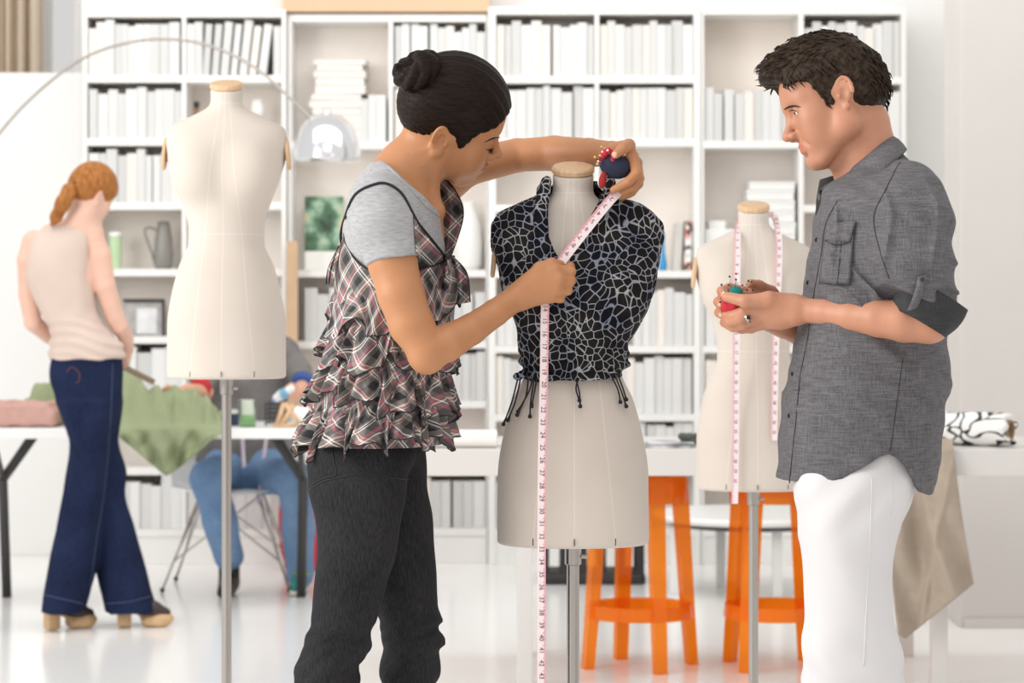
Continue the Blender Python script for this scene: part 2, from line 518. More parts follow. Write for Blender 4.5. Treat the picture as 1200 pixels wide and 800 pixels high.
# ================================================================== ROOM
SB = 12.0                                  # depth of the bookcase fronts
def bx(px): return (px - 600.0) * SB / F
def bz(py): return CH - (py - HY) * SB / F

M = {}
M['paint'] = mat('white_paint', rgb(236, 235, 233), 0.5, var=0.015, vscale=1.5)
M['shelf'] = mat('white_lacquer', rgb(240, 239, 236), 0.35, var=0.012)
M['back'] = mat('cream_board', rgb(246, 237, 229), 0.6, var=0.02)
M['panel'] = mat('grey_white_panel', rgb(206, 202, 198), 0.5, var=0.01)
M['steel'] = mat('brushed_steel', rgb(176, 170, 164), 0.28, 1.0, var=0.05, stretch=(60, 60, 1))
M['chrome'] = mat('chrome', rgb(235, 235, 238), 0.13, 1.0, var=0.01)
M['black'] = mat('black_plastic', rgb(38, 36, 36), 0.45)
M['darkmetal'] = mat('dark_grey_metal', rgb(66, 64, 63), 0.4, 0.3)
M['wood'] = mat('pale_beech', rgb(216, 180, 142), 0.5, var=0.1, vscale=3, stretch=(40, 40, 4))
M['tan'] = mat('tan_board', rgb(205, 172, 138), 0.6, var=0.05)
M['white'] = mat('white_plastic', rgb(240, 240, 238), 0.35, var=0.01)
M['paper'] = mat('white_paper', rgb(240, 238, 233), 0.7, var=0.02)

def floor_mat():
    t = NT('white_gloss_floor'); b = t.b
    tc = t.new('ShaderNodeTexCoord'); nz = t.new('ShaderNodeTexNoise'); nz.inputs['Scale'].default_value = 1.2; nz.inputs['Detail'].default_value = 3
    t.link(tc.outputs['Object'], nz.inputs['Vector'])
    t.link(t.ramp(nz.outputs['Fac'], [(0.3, rgb(249, 248, 246)), (0.7, rgb(252, 251, 249))]), b.inputs['Base Color'])
    b.inputs['Roughness'].default_value = 0.16
    n2 = t.new('ShaderNodeTexNoise'); n2.inputs['Scale'].default_value = 6
    t.link(tc.outputs['Object'], n2.inputs['Vector']); t.bump(n2.outputs['Fac'], 0.03, 0.01)
    return t.m

def struct(name, mb, m, **kw): return mb.build(name, m, kind='structure', **kw)

struct('floor', MB().box((-7, -2.0, -0.1), (7, 13.9, 0)), floor_mat())
XL = (96 - 600) * 12.4 / F
struct('wall_back', MB().box((XL, 12.40, 0), (5.2, 12.52, 3.6)), M['paint'])
struct('wall_left', MB().box((-3.4, 12.43, 0), (XL - 0.004, 12.53, CH + (HY - 85) * 12.43 / F), 0.004), M['paint'])
# far wall with the window opening behind the low partition
wf = MB(); wx0, wx1 = (52 - 600) * 13.4 / F, (93 - 600) * 13.4 / F
wf.box((-5.2, 13.4, 0), (wx0, 13.5, 3.6)); wf.box((wx1, 13.4, 0), (XL + .3, 13.5, 3.6))
wf.box((wx0, 13.4, 0), (wx1, 13.5, 1.0)); wf.box((wx0, 13.4, 3.2), (wx1, 13.5, 3.6))
struct('wall_back_far', wf, M['paint'])
wn = MB()
for a, b in ((wx0, wx0 + .03), (wx1 - .03, wx1)): wn.box((a, 13.41, 1.0), (b, 13.47, 3.2), .003)
for z in (1.0, 3.17): wn.box((wx0 + .03, 13.41, z), (wx1 - .03, 13.47, z + .03), .003)
wo = struct('window_1', wn, M['shelf'])
gl = NT('window_glass'); gl.b.inputs['Transmission Weight'].default_value = 1; gl.b.inputs['Roughness'].default_value = 0; gl.b.inputs['IOR'].default_value = 1.02
MB().box((wx0 + .03, 13.43, 1.03), (wx1 - .03, 13.436, 3.17)).build('pane', gl.m, wo)
# right partition end
xr = (1126 - 600) * 9.7 / F
struct('wall_right', MB().box((xr, 9.7, 0), (5.0, 10.08, 3.4), 0.004), M['panel'])
struct('baseboard_right', MB().box((xr + .01, 9.685, 0), (5.0, 9.699, .035), 0.003), M['panel'])
# orange-tan wood panel over the middle bookcase
struct('trim_1', MB().box((bx(331), 12.02, bz(13)), (bx(573), 12.395, bz(-40)), .004), mat('peach_wood_panel', rgb(216, 182, 148), 0.5, var=0.05, vscale=1.5))

# curtain
cg = []
for i in range(2):
    row = []
    for j in range(90):
        u = j / 89; x = (-40 + u * 88 - 600) * 13.15 / F
        y = 13.15 + .05 * math.sin(u * 40) + .025 * math.sin(u * 71 + 1)
        row.append((x, y, 3.35 if i else 1.2))
    cg.append(row)
co = MB().grid(cg, th=.008).build('curtain', mat('beige_curtain', rgb(214, 198, 178), 0.8, var=0.05), smooth=True)
tag(recenter(co), 'beige pleated curtain hanging beside the bright window at top left', 'curtain')

# ------------------------------------------------------------------ bookcases
def book_cover(name, c0, c1):
    t = NT(name); oi = t.new('ShaderNodeObjectInfo'); t.link(t.ramp(oi.outputs['Random'], [(0, c0), (1, c1)]), t.b.inputs['Base Color']); t.b.inputs['Roughness'].default_value = .55; return t.m
BK = book_cover('white_book_cover', rgb(206, 206, 204), rgb(232, 232, 231))
BK2 = mat('ivory_book_cover', rgb(237, 230, 222), 0.55, var=0.02)
PG = mat('book_pages', rgb(226, 214, 198), 0.8, var=0.03, vscale=30, stretch=(60, 1, 1))
rnd = random.Random(7)

def bookcase(name_label, x0, x1, ytop, bays, dy=0.0):
    """bays: list of (px0, px1, [shelf rows (top edge px)])"""
    yf = SB + dy; yb = 12.395
    t = thing('bookcase', name_label, 'bookcase', ((bx(x0) + bx(x1)) / 2, (yf + yb) / 2, 0))
    s = MB()
    s.box((bx(x0), yf, 0), (bx(bays[0][0]), yb, bz(ytop - 9)), .002).build('side_panel', M['shelf'], t)
    MB().box((bx(bays[-1][1]), yf, 0), (bx(x1), yb, bz(ytop - 9)), .002).build('side_panel', M['shelf'], t)
    for a, b in zip(bays[:-1], bays[1:]):
        MB().box((bx(a[1]), yf, bz(628)), (bx(b[0]), yb - .101, bz(ytop)), .002).build('divider', M['shelf'], t)
    MB().box((bx(bays[0][0]), yf, bz(ytop)), (bx(bays[-1][1]), yb, bz(ytop - 9)), .002).build('top_panel', M['shelf'], t)
    MB().box((bx(bays[0][0]), yb - .10, bz(628)), (bx(bays[-1][1]), yb - .08, bz(ytop)), 0).build('back_panel', M['back'], t)
    MB().box((bx(bays[0][0]), yf + .01, 0), (bx(bays[-1][1]), yb, bz(628)), .002).build('plinth', M['shelf'], t)
    for a, b, sh in bays:
        for py in sh:
            MB().box((bx(a), yf + .002, bz(py + 8.5)), (bx(b), yb - .101, bz(py)), .0015).build('shelf', M['shelf'], t)
    return t

def book_mesh(w, h, d, ivory=False):
    m = MB()
    c = .003
    m.box((-w / 2, 0, 0), (-w / 2 + c, d, h)); m.box((w / 2 - c, 0, 0), (w / 2, d, h)); m.box((-w / 2 + c, 0, 0), (w / 2 - c, c, h))
    m.box((-w / 2 + c, c, .004), (w / 2 - c, d - .005, h - .004), mi=1)
    me = m.mesh('book'); me.materials.append(BK2 if ivory else BK); me.materials.append(PG); return me

_bm = {}
def book(x, y, z, w, h, d, label, group, lean=0.0, ivory=False, flat=False, rz=0.0):
    key = (round(w, 3), round(h, 2), round(d, 2), ivory)
    if key not in _bm: _bm[key] = book_mesh(key[0], key[1], key[2], ivory)
    o = bpy.data.objects.new('book', _bm[key]); o.location = (x, y, z)
    if flat: o.rotation_euler = (0, math.pi / 2, rz); 
    else: o.rotation_euler = (0, lean, 0)
    link(o); return tag(o, label, 'book', group)

NB = [0]
def row(px0, px1, ybot, hpx, label, group, dy=0.0, lean=(), gap=0.05, wpx=(7.5, 12.5)):
    """fill a shelf between two columns with upright books"""
    ws_ = []; gs_ = []
    while True:
        w = rnd.uniform(*wpx); g = ((2.2 if len(ws_) < len(lean) - 1 else 9.0) if len(ws_) < len(lean) and lean[len(ws_)] else (rnd.uniform(1, 3) if rnd.random() < gap else 0.05))
        if sum(ws_) + sum(gs_) + w + g > px1 - px0 - 1.0: break
        ws_.append(w); gs_.append(g)
    k = (px1 - px0 - 1.2 - sum(gs_)) / sum(ws_); x = px0 + .6
    for n, (w, g) in enumerate(zip(ws_, gs_)):
        w *= k; h = hpx * rnd.choice((.93, .97, 1.0, 1.0, 1.03, 1.07, .99)); ln = lean[n] if n < len(lean) else 0.0
        book(bx(x + w / 2), SB + dy + rnd.uniform(.012, .03), bz(ybot) + .001 + abs(math.sin(ln)) * w * SB / F / 2, round((w - .3) * SB / F, 3), h * SB / F, rnd.choice((.20, .21)), label, group, lean=ln, ivory=rnd.random() < .12)
        x += w + g; NB[0] += 1

lc = bookcase('tall white open bookcase at far left behind the red-haired woman', 98, 335, 20, [(102, 213, [88, 162, 237, 315, 394, 471, 548, 620]), (218, 330, [88, 162, 237, 315, 394, 471, 548, 620])])
mc = bookcase('tall white bookcase in the middle, set back under the peach panel', 336, 571, 24, [(341, 455, [165, 316, 400, 477, 548, 620]), (460, 569, [91, 164, 316, 400, 470, 548, 620])], dy=.05)
rc = bookcase('tall white bookcase behind the leopard-print scarf, right of the peach panel', 572, 821, 17, [(581, 697, [89, 163, 240, 317, 405, 485, 548, 620]), (702, 813, [89, 163, 317, 405, 485, 548, 620])], dy=-.005)
qc = bookcase('tall white bookcase behind the man', 822, 1062, 17, [(825, 936, [165, 317, 405, 485, 548, 620]), (942, 1056, [90, 165, 240, 317, 405, 485, 548, 620])])

def B(desc): return 'white book standing upright ' + desc
row(102, 213, 88, 60, B('on the top left shelf of the far left bookcase'), 'books on the top left shelf, far left bookcase')
row(218, 330, 88, 60, 'white book in the leaning row behind the arc of the floor lamp', 'leaning books behind the lamp arc', lean=(0, 0, .06, .08, .09, .1, .11, .12, .13), wpx=(7, 10))
row(103, 213, 162, 57, B('on the second shelf down, left column of the far left bookcase'), 'books on the second shelf, far left bookcase')
row(103, 213, 237, 58, B('on the third shelf down, level with the red hair'), 'books level with the red-haired head')
row(103, 213, 471, 62, 'white binder standing upright just above the sage cloth on the left', 'white binders above the sage cloth', wpx=(14, 20))
row(103, 213, 620, 55, B('on the bottom shelf left of the wire chair'), 'books on the bottom shelf left of the wire chair', wpx=(9, 14))
row(218, 330, 620, 55, B('on the bottom shelf behind the wire chair legs'), 'books on the bottom shelf behind the wire chair', wpx=(9, 14))
row(421, 452, 165, 54, B('beside the tall flat stack of books in the middle bookcase'), 'small upright books beside the flat stack', dy=.05)
row(355, 398, 400, 58, B('below the framed green picture'), 'upright books below the green picture', dy=.05, wpx=(9, 12))
row(461, 569, 91, 60, B('on the top shelf above the dark-haired woman'), 'books above the bun', dy=.05)
row(461, 569, 164, 58, B('on the shelf hidden partly by the dark bun'), 'books beside the bun', dy=.05)
row(500, 569, 400, 57, B('on the shelf just above the raised elbow'), 'books above the elbow', dy=.05)
row(500, 569, 470, 56, B('on the shelf level with the elbow, right of the ruffled top'), 'books level with the elbow', dy=.05)
row(490, 569, 620, 56, B('on the bottom shelf right of the dark jeans'), 'books right of the dark jeans', dy=.05, wpx=(9, 14))
row(581, 697, 89, 61, B('on the top shelf, left column of the scarf-side bookcase'), 'books on the top left shelf behind the scarf')
row(702, 813, 89, 61, B('on the top shelf, right column of the scarf-side bookcase'), 'books on the top right shelf behind the scarf')
row(581, 697, 163, 59, B('on the second shelf right behind the outstretched arm'), 'books behind the outstretched arm')
row(702, 813, 163, 59, B('on the second shelf above the pin cushion hand'), 'books above the pin cushion hand')
row(581, 622, 405, 58, B('on the shelf at the left edge of the scarf'), 'books at the left edge of the scarf')
row(742, 813, 405, 62, B('on the shelf at the right edge of the scarf'), 'books at the right edge of the scarf')
row(581, 620, 485, 62, B('on the shelf left of the scarf fringe'), 'books left of the scarf fringe')
row(725, 813, 485, 64, B('on the shelf right of the scarf knot'), 'books right of the scarf knot')
row(735, 813, 548, 50, B('just above the magazines on the long white table'), 'books above the magazines', wpx=(9, 13))
row(825, 936, 165, 58, B('on the shelf left of the man\'s forehead'), 'books left of the man\'s forehead')
row(942, 1056, 90, 60, B('on the top shelf above the man\'s head'), 'books above the man')
row(1000, 1056, 165, 58, B('on the shelf behind the man\'s neck'), 'books behind the man\'s neck')
row(826, 850, 405, 60, B('on the shelf left of the man\'s hands'), 'books left of the man\'s hands')
row(826, 840, 485, 60, B('beside the waist of the right dress form'), 'books beside the right dress form waist')
row(581, 610, 620, 56, B('on the bottom shelf behind the left leg of the long table'), 'books behind the table leg', wpx=(9, 14))

# flat stack of books on the left of the middle bookcase
zz = bz(165) + .0005; k = 0
hs = [6, 9, 7, 10, 8, 9, 7, 10, 9, 8, 7, 6]
for i, hp in enumerate(hs):
    hh = hp * SB / F; wd = rnd.choice((58, 60, 62, 55)) * SB / F; off = rnd.uniform(-4, 4) if i < 8 else 3
    me = MB(); c = .003; dd = .2
    me.box((-wd / 2, 0, 0), (wd / 2, dd, c)); me.box((-wd / 2, 0, hh - c), (wd / 2, dd, hh)); me.box((-wd / 2, 0, c), (-wd / 2 + c, dd, hh - c))
    me.box((-wd / 2 + c, .003, c), (wd / 2 - .004, dd - .003, hh - c), mi=1)
    o = me.build('book', [BK, BK2], world=False); o.location = (bx(394 + off), SB + .075, zz); o.rotation_euler = (0, 0, rnd.uniform(-.04, .04))
    pos = ('bottom book', 'second book from the bottom', 'third book from the bottom', 'fourth book from the bottom', 'fifth book from the bottom', 'sixth book from the bottom', 'sixth book from the top', 'fifth book from the top', 'fourth book from the top', 'third book from the top', 'second book from the top', 'topmost book')[i]
    tag(o, pos + ' in the tall flat stack behind the chrome lamp', 'book', 'flat stack behind the chrome lamp'); zz += hh + .0004
# flat white boxes behind the right dress form
zz = bz(317) + .0005
for i, (a, b, hp) in enumerate(((866, 933, 22), (868, 932, 20), (872, 933, 14), (874, 932, 14), (878, 932, 12), (876, 931, 12), (879, 932, 10))):
    hh = hp * SB / F; m = MB().box((bx(a), SB + .02, zz), (bx(b), SB + .26, zz + hh * .72), .003)
    t = m.build('storage_box', M['white'])
    l = MB().box((bx(a) - .003, SB + .017, zz + hh * .72), (bx(b) + .003, SB + .263, zz + hh - .001), .002).build('lid', M['white'], t)
    recenter(t); l.location = -t.location
    tag(t, ('bottom', 'second from the bottom', 'third from the bottom', 'middle', 'third from the top', 'second from the top', 'topmost')[i] + ' flat white box in the stack behind the right dress form', 'box', 'flat white boxes behind the right dress form'); zz += hh + .0004

# objects on the shelves -------------------------------------------------
# pitcher
px = bx(180); zb = bz(315) + .001
t = thing('pitcher', 'grey tapered pitcher with a long loop handle on the far left bookcase', 'pitcher', (px, SB + .12, zb))
gm = mat('grey_glaze', rgb(140, 136, 130), 0.3, var=0.12, vscale=3, stretch=(6, 6, 1))
pr = [(.0, 0), (.036, 0), (.043, .02), (.046, .07), (.041, .14), (.032, .195), (.026, .225), (.022, .225), (.028, .19), (.036, .14), (.040, .07), (.036, .03), (0, .02)]
MB().lathe(pr, (px + .03, SB + .12, zb)).build('body', gm, t, smooth=True)
hp = spline([(px - .010, SB + .12, zb + .02), (px - .03, SB + .12, zb + .09), (px - .055, SB + .12, zb + .16), (px - .057, SB + .12, zb + .187), (px - .035, SB + .12, zb + .197), (px + .004, SB + .12, zb + .18)], 30)
MB().tube(hp, .0055).build('handle', gm, t, smooth=True)
# green lidded jar
px = bx(131)
t = thing('canister', 'pale green canister with a white lid right of the red-haired woman', 'canister', (px, SB + .1, zb))
MB().lathe([(.0, 0), (.028, 0), (.03, .004), (.03, .155), (0, .155)], (px, SB + .1, zb)).build('body', mat('pale_green_tin', rgb(196, 222, 178), .4), t, smooth=True, auto=40)
MB().lathe([(.0, .1552), (.032, .1552), (.032, .17), (.028, .175), (0, .175)], (px, SB + .1, zb)).build('lid', M['white'], t, auto=40)
# patterned tin / photo box
zb = bz(394) + .001
t = thing('photo_frame', 'dark framed black-and-white picture on the shelf above the tan ruler', 'picture', (bx(165), SB + .1, zb))
def smudge(name, cols, sc, seed=0):
    q = NT(name); tc = q.new('ShaderNodeTexCoord'); n = q.new('ShaderNodeTexNoise'); n.inputs['Scale'].default_value = sc; n.inputs['Detail'].default_value = 5
    mp = q.new('ShaderNodeMapping'); mp.inputs['Location'].default_value = (seed, seed * .7, 0); q.link(tc.outputs['Object'], mp.inputs[0]); q.link(mp.outputs[0], n.inputs['Vector'])
    q.link(q.ramp(n.outputs['Fac'], cols), q.b.inputs['Base Color']); q.b.inputs['Roughness'].default_value = .5; return q.m
MB().box((bx(142), SB + .09, zb), (bx(190), SB + .11, bz(351)), .004).build('backing', mat('silver_grey', rgb(172, 168, 166), .4, var=.2, vscale=25), t)
fm = MB()
for a, b in (((141, 354), (190, 350)), ((187, 393.5), (190.5, 352))): fm.box((bx(a[0]), SB + .08, bz(a[1])), (bx(b[0]), SB + .089, bz(b[1])), .002)
fm.build('frame', M['black'], t)
MB().box((bx(157), SB + .084, bz(391)), (bx(181), SB + .0895, bz(361)), .0).build('print', smudge('pale_print', [(.35, rgb(235, 235, 236)), (.6, rgb(214, 214, 216)), (.72, rgb(120, 118, 120))], 14), t)
# framed green picture
zb = bz(316) + .002
t = thing('picture', 'green and cream picture leaning in the middle bookcase left of the woman\'s back', 'picture', (bx(376), SB + .2, zb))
MB().box((bx(353), SB + .2, bz(293)), (bx(399), SB + .215, bz(228)), .002).build('print', smudge('green_print', [(.32, rgb(40, 52, 42)), (.45, rgb(74, 112, 84)), (.55, rgb(160, 190, 165)), (.63, rgb(214, 190, 150)), (.74, rgb(128, 96, 66))], 9, 3.1), t)
MB().box((bx(353), SB + .19, zb), (bx(399), SB + .225, bz(293.4)), .003).build('stand', M['paper'], t)
# white vase in front of the woman's chest
px = bx(548); zb = bz(316) + .001
o = MB().lathe([(0, 0), (.05, 0), (.062, .03), (.066, .12), (.058, .22), (.038, .28), (.03, .31), (.035, .325), (.03, .325), (.026, .31), (.03, .285), (0, .2)], (px, SB + .2, zb)).build('vase', M['white'], smooth=True)
tag(recenter(o), 'tall white vase on the shelf between the woman and the scarf', 'vase')
# tiny bottle and yellow cup next to the left dress form neck
zb = bz(162) + .001
px = bx(227)
t = thing('bottle', 'small brown bottle left of the left dress form neck', 'bottle', (px, SB + .1, zb))
MB().lathe([(0, 0), (.022, 0), (.022, .1), (.014, .125), (.012, .15), (0, .15)], (px, SB + .1, zb)).build('body', mat('brown_bottle', rgb(150, 112, 84), .3), t, smooth=True)
MB().lathe([(0, .1502), (.014, .1502), (.014, .178), (0, .178)], (px, SB + .1, zb)).build('cap', M['black'], t, auto=40)
px = bx(299)
t = thing('lamp', 'small white shaded lamp with a yellow base right of the left dress form neck', 'lamp', (px, SB + .12, zb))
MB().lathe([(0, 0), (.03, 0), (.034, .03), (.02, .07), (.016, .11), (0, .11)], (px, SB + .12, zb)).build('base', mat('yellow_glaze', rgb(236, 212, 130), .3), t, smooth=True)
MB().lathe([(.036, .1), (.028, .19), (.026, .19), (.034, .1)], (px, SB + .12, zb)).build('shade', M['paper'], t, smooth=True)
# blue bottle, leaning grey book, chequered book
zb = bz(317) + .001; px = bx(778)
o = MB().lathe([(0, 0), (.018, 0), (.02, .01), (.018, .04), (.011, .08), (.0085, .13), (.011, .17), (.009, .175), (0, .175)], (px, SB + .08, zb)).build('bottle', mat('bright_blue_glass', rgb(54, 150, 205), .12), smooth=True)
tag(recenter(o), 'bright blue glass bottle at the right shoulder of the scarf', 'bottle')
o = MB().box((-.018, 0, 0), (.018, .17, .225), .002).build('book', mat('pale_grey_cover', rgb(206, 204, 198), .5, var=.05), world=False)
o.location = (bx(793.5), SB + .05, zb + .0005); o.rotation_euler = (0, .07, 0); tag(o, 'pale grey book leaning right of the blue bottle', 'book')
q = NT('beaded_spine'); tc = q.new('ShaderNodeTexCoord'); vo = q.new('ShaderNodeTexVoronoi'); vo.inputs['Scale'].default_value = 45
q.link(tc.outputs['Object'], vo.inputs['Vector'])
sp = q.new('ShaderNodeSeparateColor'); q.link(vo.outputs['Color'], sp.inputs[0])
q.link(q.ramp(sp.outputs[0], [(0, rgb(52, 50, 46)), (.3, rgb(238, 236, 232)), (.6, rgb(226, 160, 150)), (.72, rgb(150, 140, 110)), (.85, rgb(240, 238, 235))], 'CONSTANT'), q.b.inputs['Base Color'])
o = MB().box((-.016, 0, 0), (.016, .16, .235), .002).build('book', q.m, world=False)
o.location = (bx(806.5), SB + .04, zb + .0005); o.rotation_euler = (0, .03, 0); tag(o, 'book with a black, white and pink dotted spine beside the bookcase upright', 'book')
# white carton in the right-most bookcase
o = MB().box((bx(827), SB + .05, zb), (bx(862), SB + .28, bz(268)), .004).build('carton', M['white']); 
l = MB().box((bx(832), SB + .08, bz(268) + .0005), (bx(852), SB + .25, bz(258)), .003).build('lid', M['white'], o); recenter(o); l.location = -o.location
tag(o, 'plain white carton left of the right dress form neck', 'carton')
# tan plank standing in front of the bookcases
o = MB().box((bx(337), SB - .06, .001), (bx(350), SB - .035, bz(283)), .002).build('plank', M['tan'])
tag(recenter(o), 'tall tan plank standing upright between the left dress form and the woman', 'plank')
# red tote bag on the floor behind the seated person
t = thing('bag', 'red cloth bag with a white round patch on the floor behind the seated person', 'bag', (-.945, 11.7, 0))
s = SDF(); s.loft([(0.002, -.945, 11.76, .10, .07), (.2, -.945, 11.76, .125, .085), (.45, -.945, 11.76, .115, .07), (.62, -.945, 11.76, .105, .03)], p=3)
s.func(wv(3, 25, .006))
finish('body', s.mesh('body', .012), mat('red_cloth', rgb(200, 48, 66), .8, var=.15), t)
MB().lathe([(0, -.003), (.05, -.003), (.05, .003), (0, .003)], M=Matrix.Translation((-.935, 11.672, .50)) @ Matrix.Rotation(math.pi / 2, 4, 'X')).build('patch', M['paper'], t)
MB().tube(spline([(-1.01, 11.76, .6), (-.99, 11.75, .72), (-.945, 11.75, .76), (-.90, 11.75, .72), (-.88, 11.76, .6)], 20), .008).build('strap', mat('red_strap', rgb(180, 50, 60), .8), t, smooth=True)
# ================================================================== PROPS
# ---- dress forms
def linen():
    t = NT('cream_linen'); b = t.b; b.inputs['Roughness'].default_value = .85
    tc = t.new('ShaderNodeTexCoord'); sx = t.new('ShaderNodeSeparateXYZ'); t.link(tc.outputs['Object'], sx.inputs[0])
    ax = t.math('ABSOLUTE', sx.outputs[0]); z = sx.outputs[2]
    pos = t.math('SUBTRACT', .082, t.math('MULTIPLY', z, .1))
    d1 = t.math('ABSOLUTE', t.math('SUBTRACT', ax, pos))
    d2 = t.math('ABSOLUTE', t.math('SUBTRACT', z, .362))
    d3 = t.math('ABSOLUTE', t.math('SUBTRACT', z, .692))
    d = t.math('MINIMUM', t.math('MINIMUM', d1, ax), t.math('MINIMUM', d2, d3))
    seam = t.math('LESS_THAN', d, .0011)
    wx = t.new('ShaderNodeTexWave'); wx.inputs['Scale'].default_value = 400; wx.bands_direction = 'Z'; t.link(tc.outputs['Object'], wx.inputs[0])
    nz = t.new('ShaderNodeTexNoise'); nz.inputs['Scale'].default_value = 5; t.link(tc.outputs['Object'], nz.inputs[0])
    c = t.ramp(nz.outputs['Fac'], [(.3, rgb(206, 194, 183)), (.7, rgb(213, 202, 191))])
    t.link(t.mix(t.math('MULTIPLY', seam, .5), c, rgb(228, 220, 210)), b.inputs['Base Color'])
    h = t.math('ADD', t.math('MULTIPLY', wx.outputs['Fac'], .15), t.math('MULTIPLY', seam, -1.0))
    t.bump(h, .25, .0015); return t.m
M['linen'] = linen()

form_rows = [(0, .147, .112), (.004, .150, .115), (.13, .149, .115), (.222, .136, .108), (.287, .118, .094), (.341, .0955, .08), (.377, .095, .079), (.4375, .110, .086), (.49, .130, .094), (.556, .150, .088), (.60, .157, .076), (.625, .154, .062), (.645, .125, .054), (.665, .082, .049), (.682, .050, .045), (.70, .040, .041), (.76, .041, .042)]
s = SDF()
s.loft([(z, 0, 0, a, b) for z, a, b in form_rows], p=2.15)
for sg in (-1, 1): s.ell((sg * .066, -.062, .515), (.055, .045, .058), k=.05)
s.ell((0, .07, .13), (.11, .05, .10), k=.05)
tl = math.radians(17)
s.plane((0, 0, .733), (0, -math.sin(tl), math.cos(tl)), k=.002)
for sg in (-1, 1): s.plane((sg * .1535, 0, .57), (sg * 1, 0, .10), k=.004)
ME_form = s.mesh('torso', .005, relax=2); ME_form.materials.append(M['linen']); ME_form.shade_smooth()
mb = MB().lathe([(0, 0), (.0405, 0), (.0425, .002), (.0425, .009), (.039, .013), (0, .0145)], n=40, M=Matrix.Translation((0, .0, .7335)) @ Matrix.Rotation(tl, 4, 'X'))
ME_cap = mb.mesh('neck_cap'); ME_cap.materials.append(M['wood']); ME_cap.shade_smooth(); ME_cap.set_sharp_from_angle(angle=.6)
ME_plate = []
for sg in (-1, 1):
    mb = MB().lathe([(0, 0), (.030, 0), (.032, .002), (.032, .007), (.028, .009), (0, .010)], n=32, M=Matrix.Translation((sg * .151, -.002, .566)) @ Matrix.Rotation(sg * (math.pi / 2 - .10), 4, 'Y') @ Matrix.Diagonal((1.28, .98, 1, 1)))
    me = mb.mesh('arm_plate'); me.materials.append(M['wood']); me.shade_smooth(); me.set_sharp_from_angle(angle=.6); ME_plate.append(me)

def dress_form(px, D, ybot, label, rz=0.0):
    p = P(px, ybot, D); t = thing('dress_form', label, 'dress form', (p[0], D, 0), rz=rz)
    def add(name, me, z):
        o = bpy.data.objects.new(name, me); link(o, t); o.location = (0, 0, z); return o
    zb = float(p[2])
    add('torso', ME_form, zb); add('neck_cap', ME_cap, zb); add('arm_plate', ME_plate[0], zb); add('arm_plate', ME_plate[1], zb)
    def part(name, mb, m, **k):
        me = mb.mesh(name); return finish(name, me, m, t, True, False, auto=35)
    part('pole', MB().lathe([(0, .02), (.0125, .02), (.0125, zb - .035), (0, zb - .035)], n=24), M['steel'])
    part('pole_sleeve', MB().lathe([(.0128, zb - .042), (.0165, zb - .04), (.0165, zb - .001), (0, zb - .001)], n=24), M['steel'])
    part('thumb_screw', MB().tube([(.0165, -.0, zb - .025), (.028, 0, zb - .025)], .004), M['steel'])
    part('base', MB().lathe([(0, 0), (.17, 0), (.172, .006), (.165, .012), (.03, .018), (.018, .03), (0, .03)], n=48), M['steel'])
    pm = MB()
    for x in (-.08, 0, .08): pm.box((x - .001, -.117 * (1 - (x / .15) ** 2) ** .5 - .0015, .006), (x + .001, -.117 * (1 - (x / .15) ** 2) ** .5, .02))
    pb = finish('pins', pm.mesh('pins'), M['darkmetal'], t, False, False); pb.location = (0, 0, zb)
    return t
FD = 5.06
dress_form(265.5, 6.47, 443, 'cream dress form standing alone on the left, beside the seated person')
center_form = dress_form(671.5, FD, 637, 'cream dress form wearing the leopard-print scarf')
dress_form(883, 6.71, 573, 'cream dress form behind the man\'s hands with a tape measure round its neck')

# ---- scarf on the middle form
def leopard():
    t = NT('leopard_chiffon'); b = t.b; b.inputs['Roughness'].default_value = .85; b.inputs['Specular IOR Level'].default_value = .1
    tc = t.new('ShaderNodeTexCoord')
    nz = t.new('ShaderNodeTexNoise'); nz.inputs['Scale'].default_value = 9; t.link(tc.outputs['Object'], nz.inputs[0])
    mx = t.mix(.055, tc.outputs['Object'], nz.outputs['Color'])
    def cells(sc, w, rnd):
        mp = t.new('ShaderNodeMapping'); mp.inputs['Scale'].default_value = (1, .35, .88); t.link(mx, mp.inputs[0])
        v = t.new('ShaderNodeTexVoronoi'); v.feature = 'DISTANCE_TO_EDGE'; v.inputs['Scale'].default_value = sc; v.inputs['Randomness'].default_value = rnd
        t.link(mp.outputs[0], v.inputs['Vector'])
        v1 = t.new('ShaderNodeTexVoronoi'); v1.feature = 'F1'; v1.inputs['Scale'].default_value = sc; v1.inputs['Randomness'].default_value = rnd; t.link(mp.outputs[0], v1.inputs['Vector'])
        ed = t.math('MINIMUM', v.outputs['Distance'], t.math('MULTIPLY', t.math('SUBTRACT', .88, v1.outputs['Distance']), .5))
        return t.ramp(ed, [(w * .6, (1, 1, 1, 1)), (w * 1.5, (0, 0, 0, 1))])
    l1 = cells(70, .042, .85)
    n2 = t.new('ShaderNodeTexNoise'); n2.inputs['Scale'].default_value = 14; t.link(tc.outputs['Object'], n2.inputs[0])
    dark = t.ramp(n2.outputs['Fac'], [(.35, rgb(18, 18, 24)), (.65, rgb(40, 36, 33))])
    lt = t.ramp(n2.outputs['Fac'], [(.35, rgb(122, 128, 144)), (.6, rgb(172, 173, 178))])
    t.link(t.mix(l1, dark, lt), b.inputs['Base Color']); return t.m
sc_px = [(447, 614, 722), (440, 611, 727), (425, 609, 737), (402, 605, 738), (394, 605, 743), (380, 604, 751), (350, 600, 764), (320, 588, 772), (300, 580, 776), (280, 575, 779), (265, 573, 778), (255, 577, 772), (247, 584, 765), (238, 604, 750), (229, 626, 722), (220, 641, 704), (212, 646, 700)]
dep = lambda z: float(np.interp(z, [r[0] for r in form_rows], [r[2] for r in form_rows]))
fx = 671.5; sF = F / FD; zF = CH - (637 - HY) / sF
rows = []
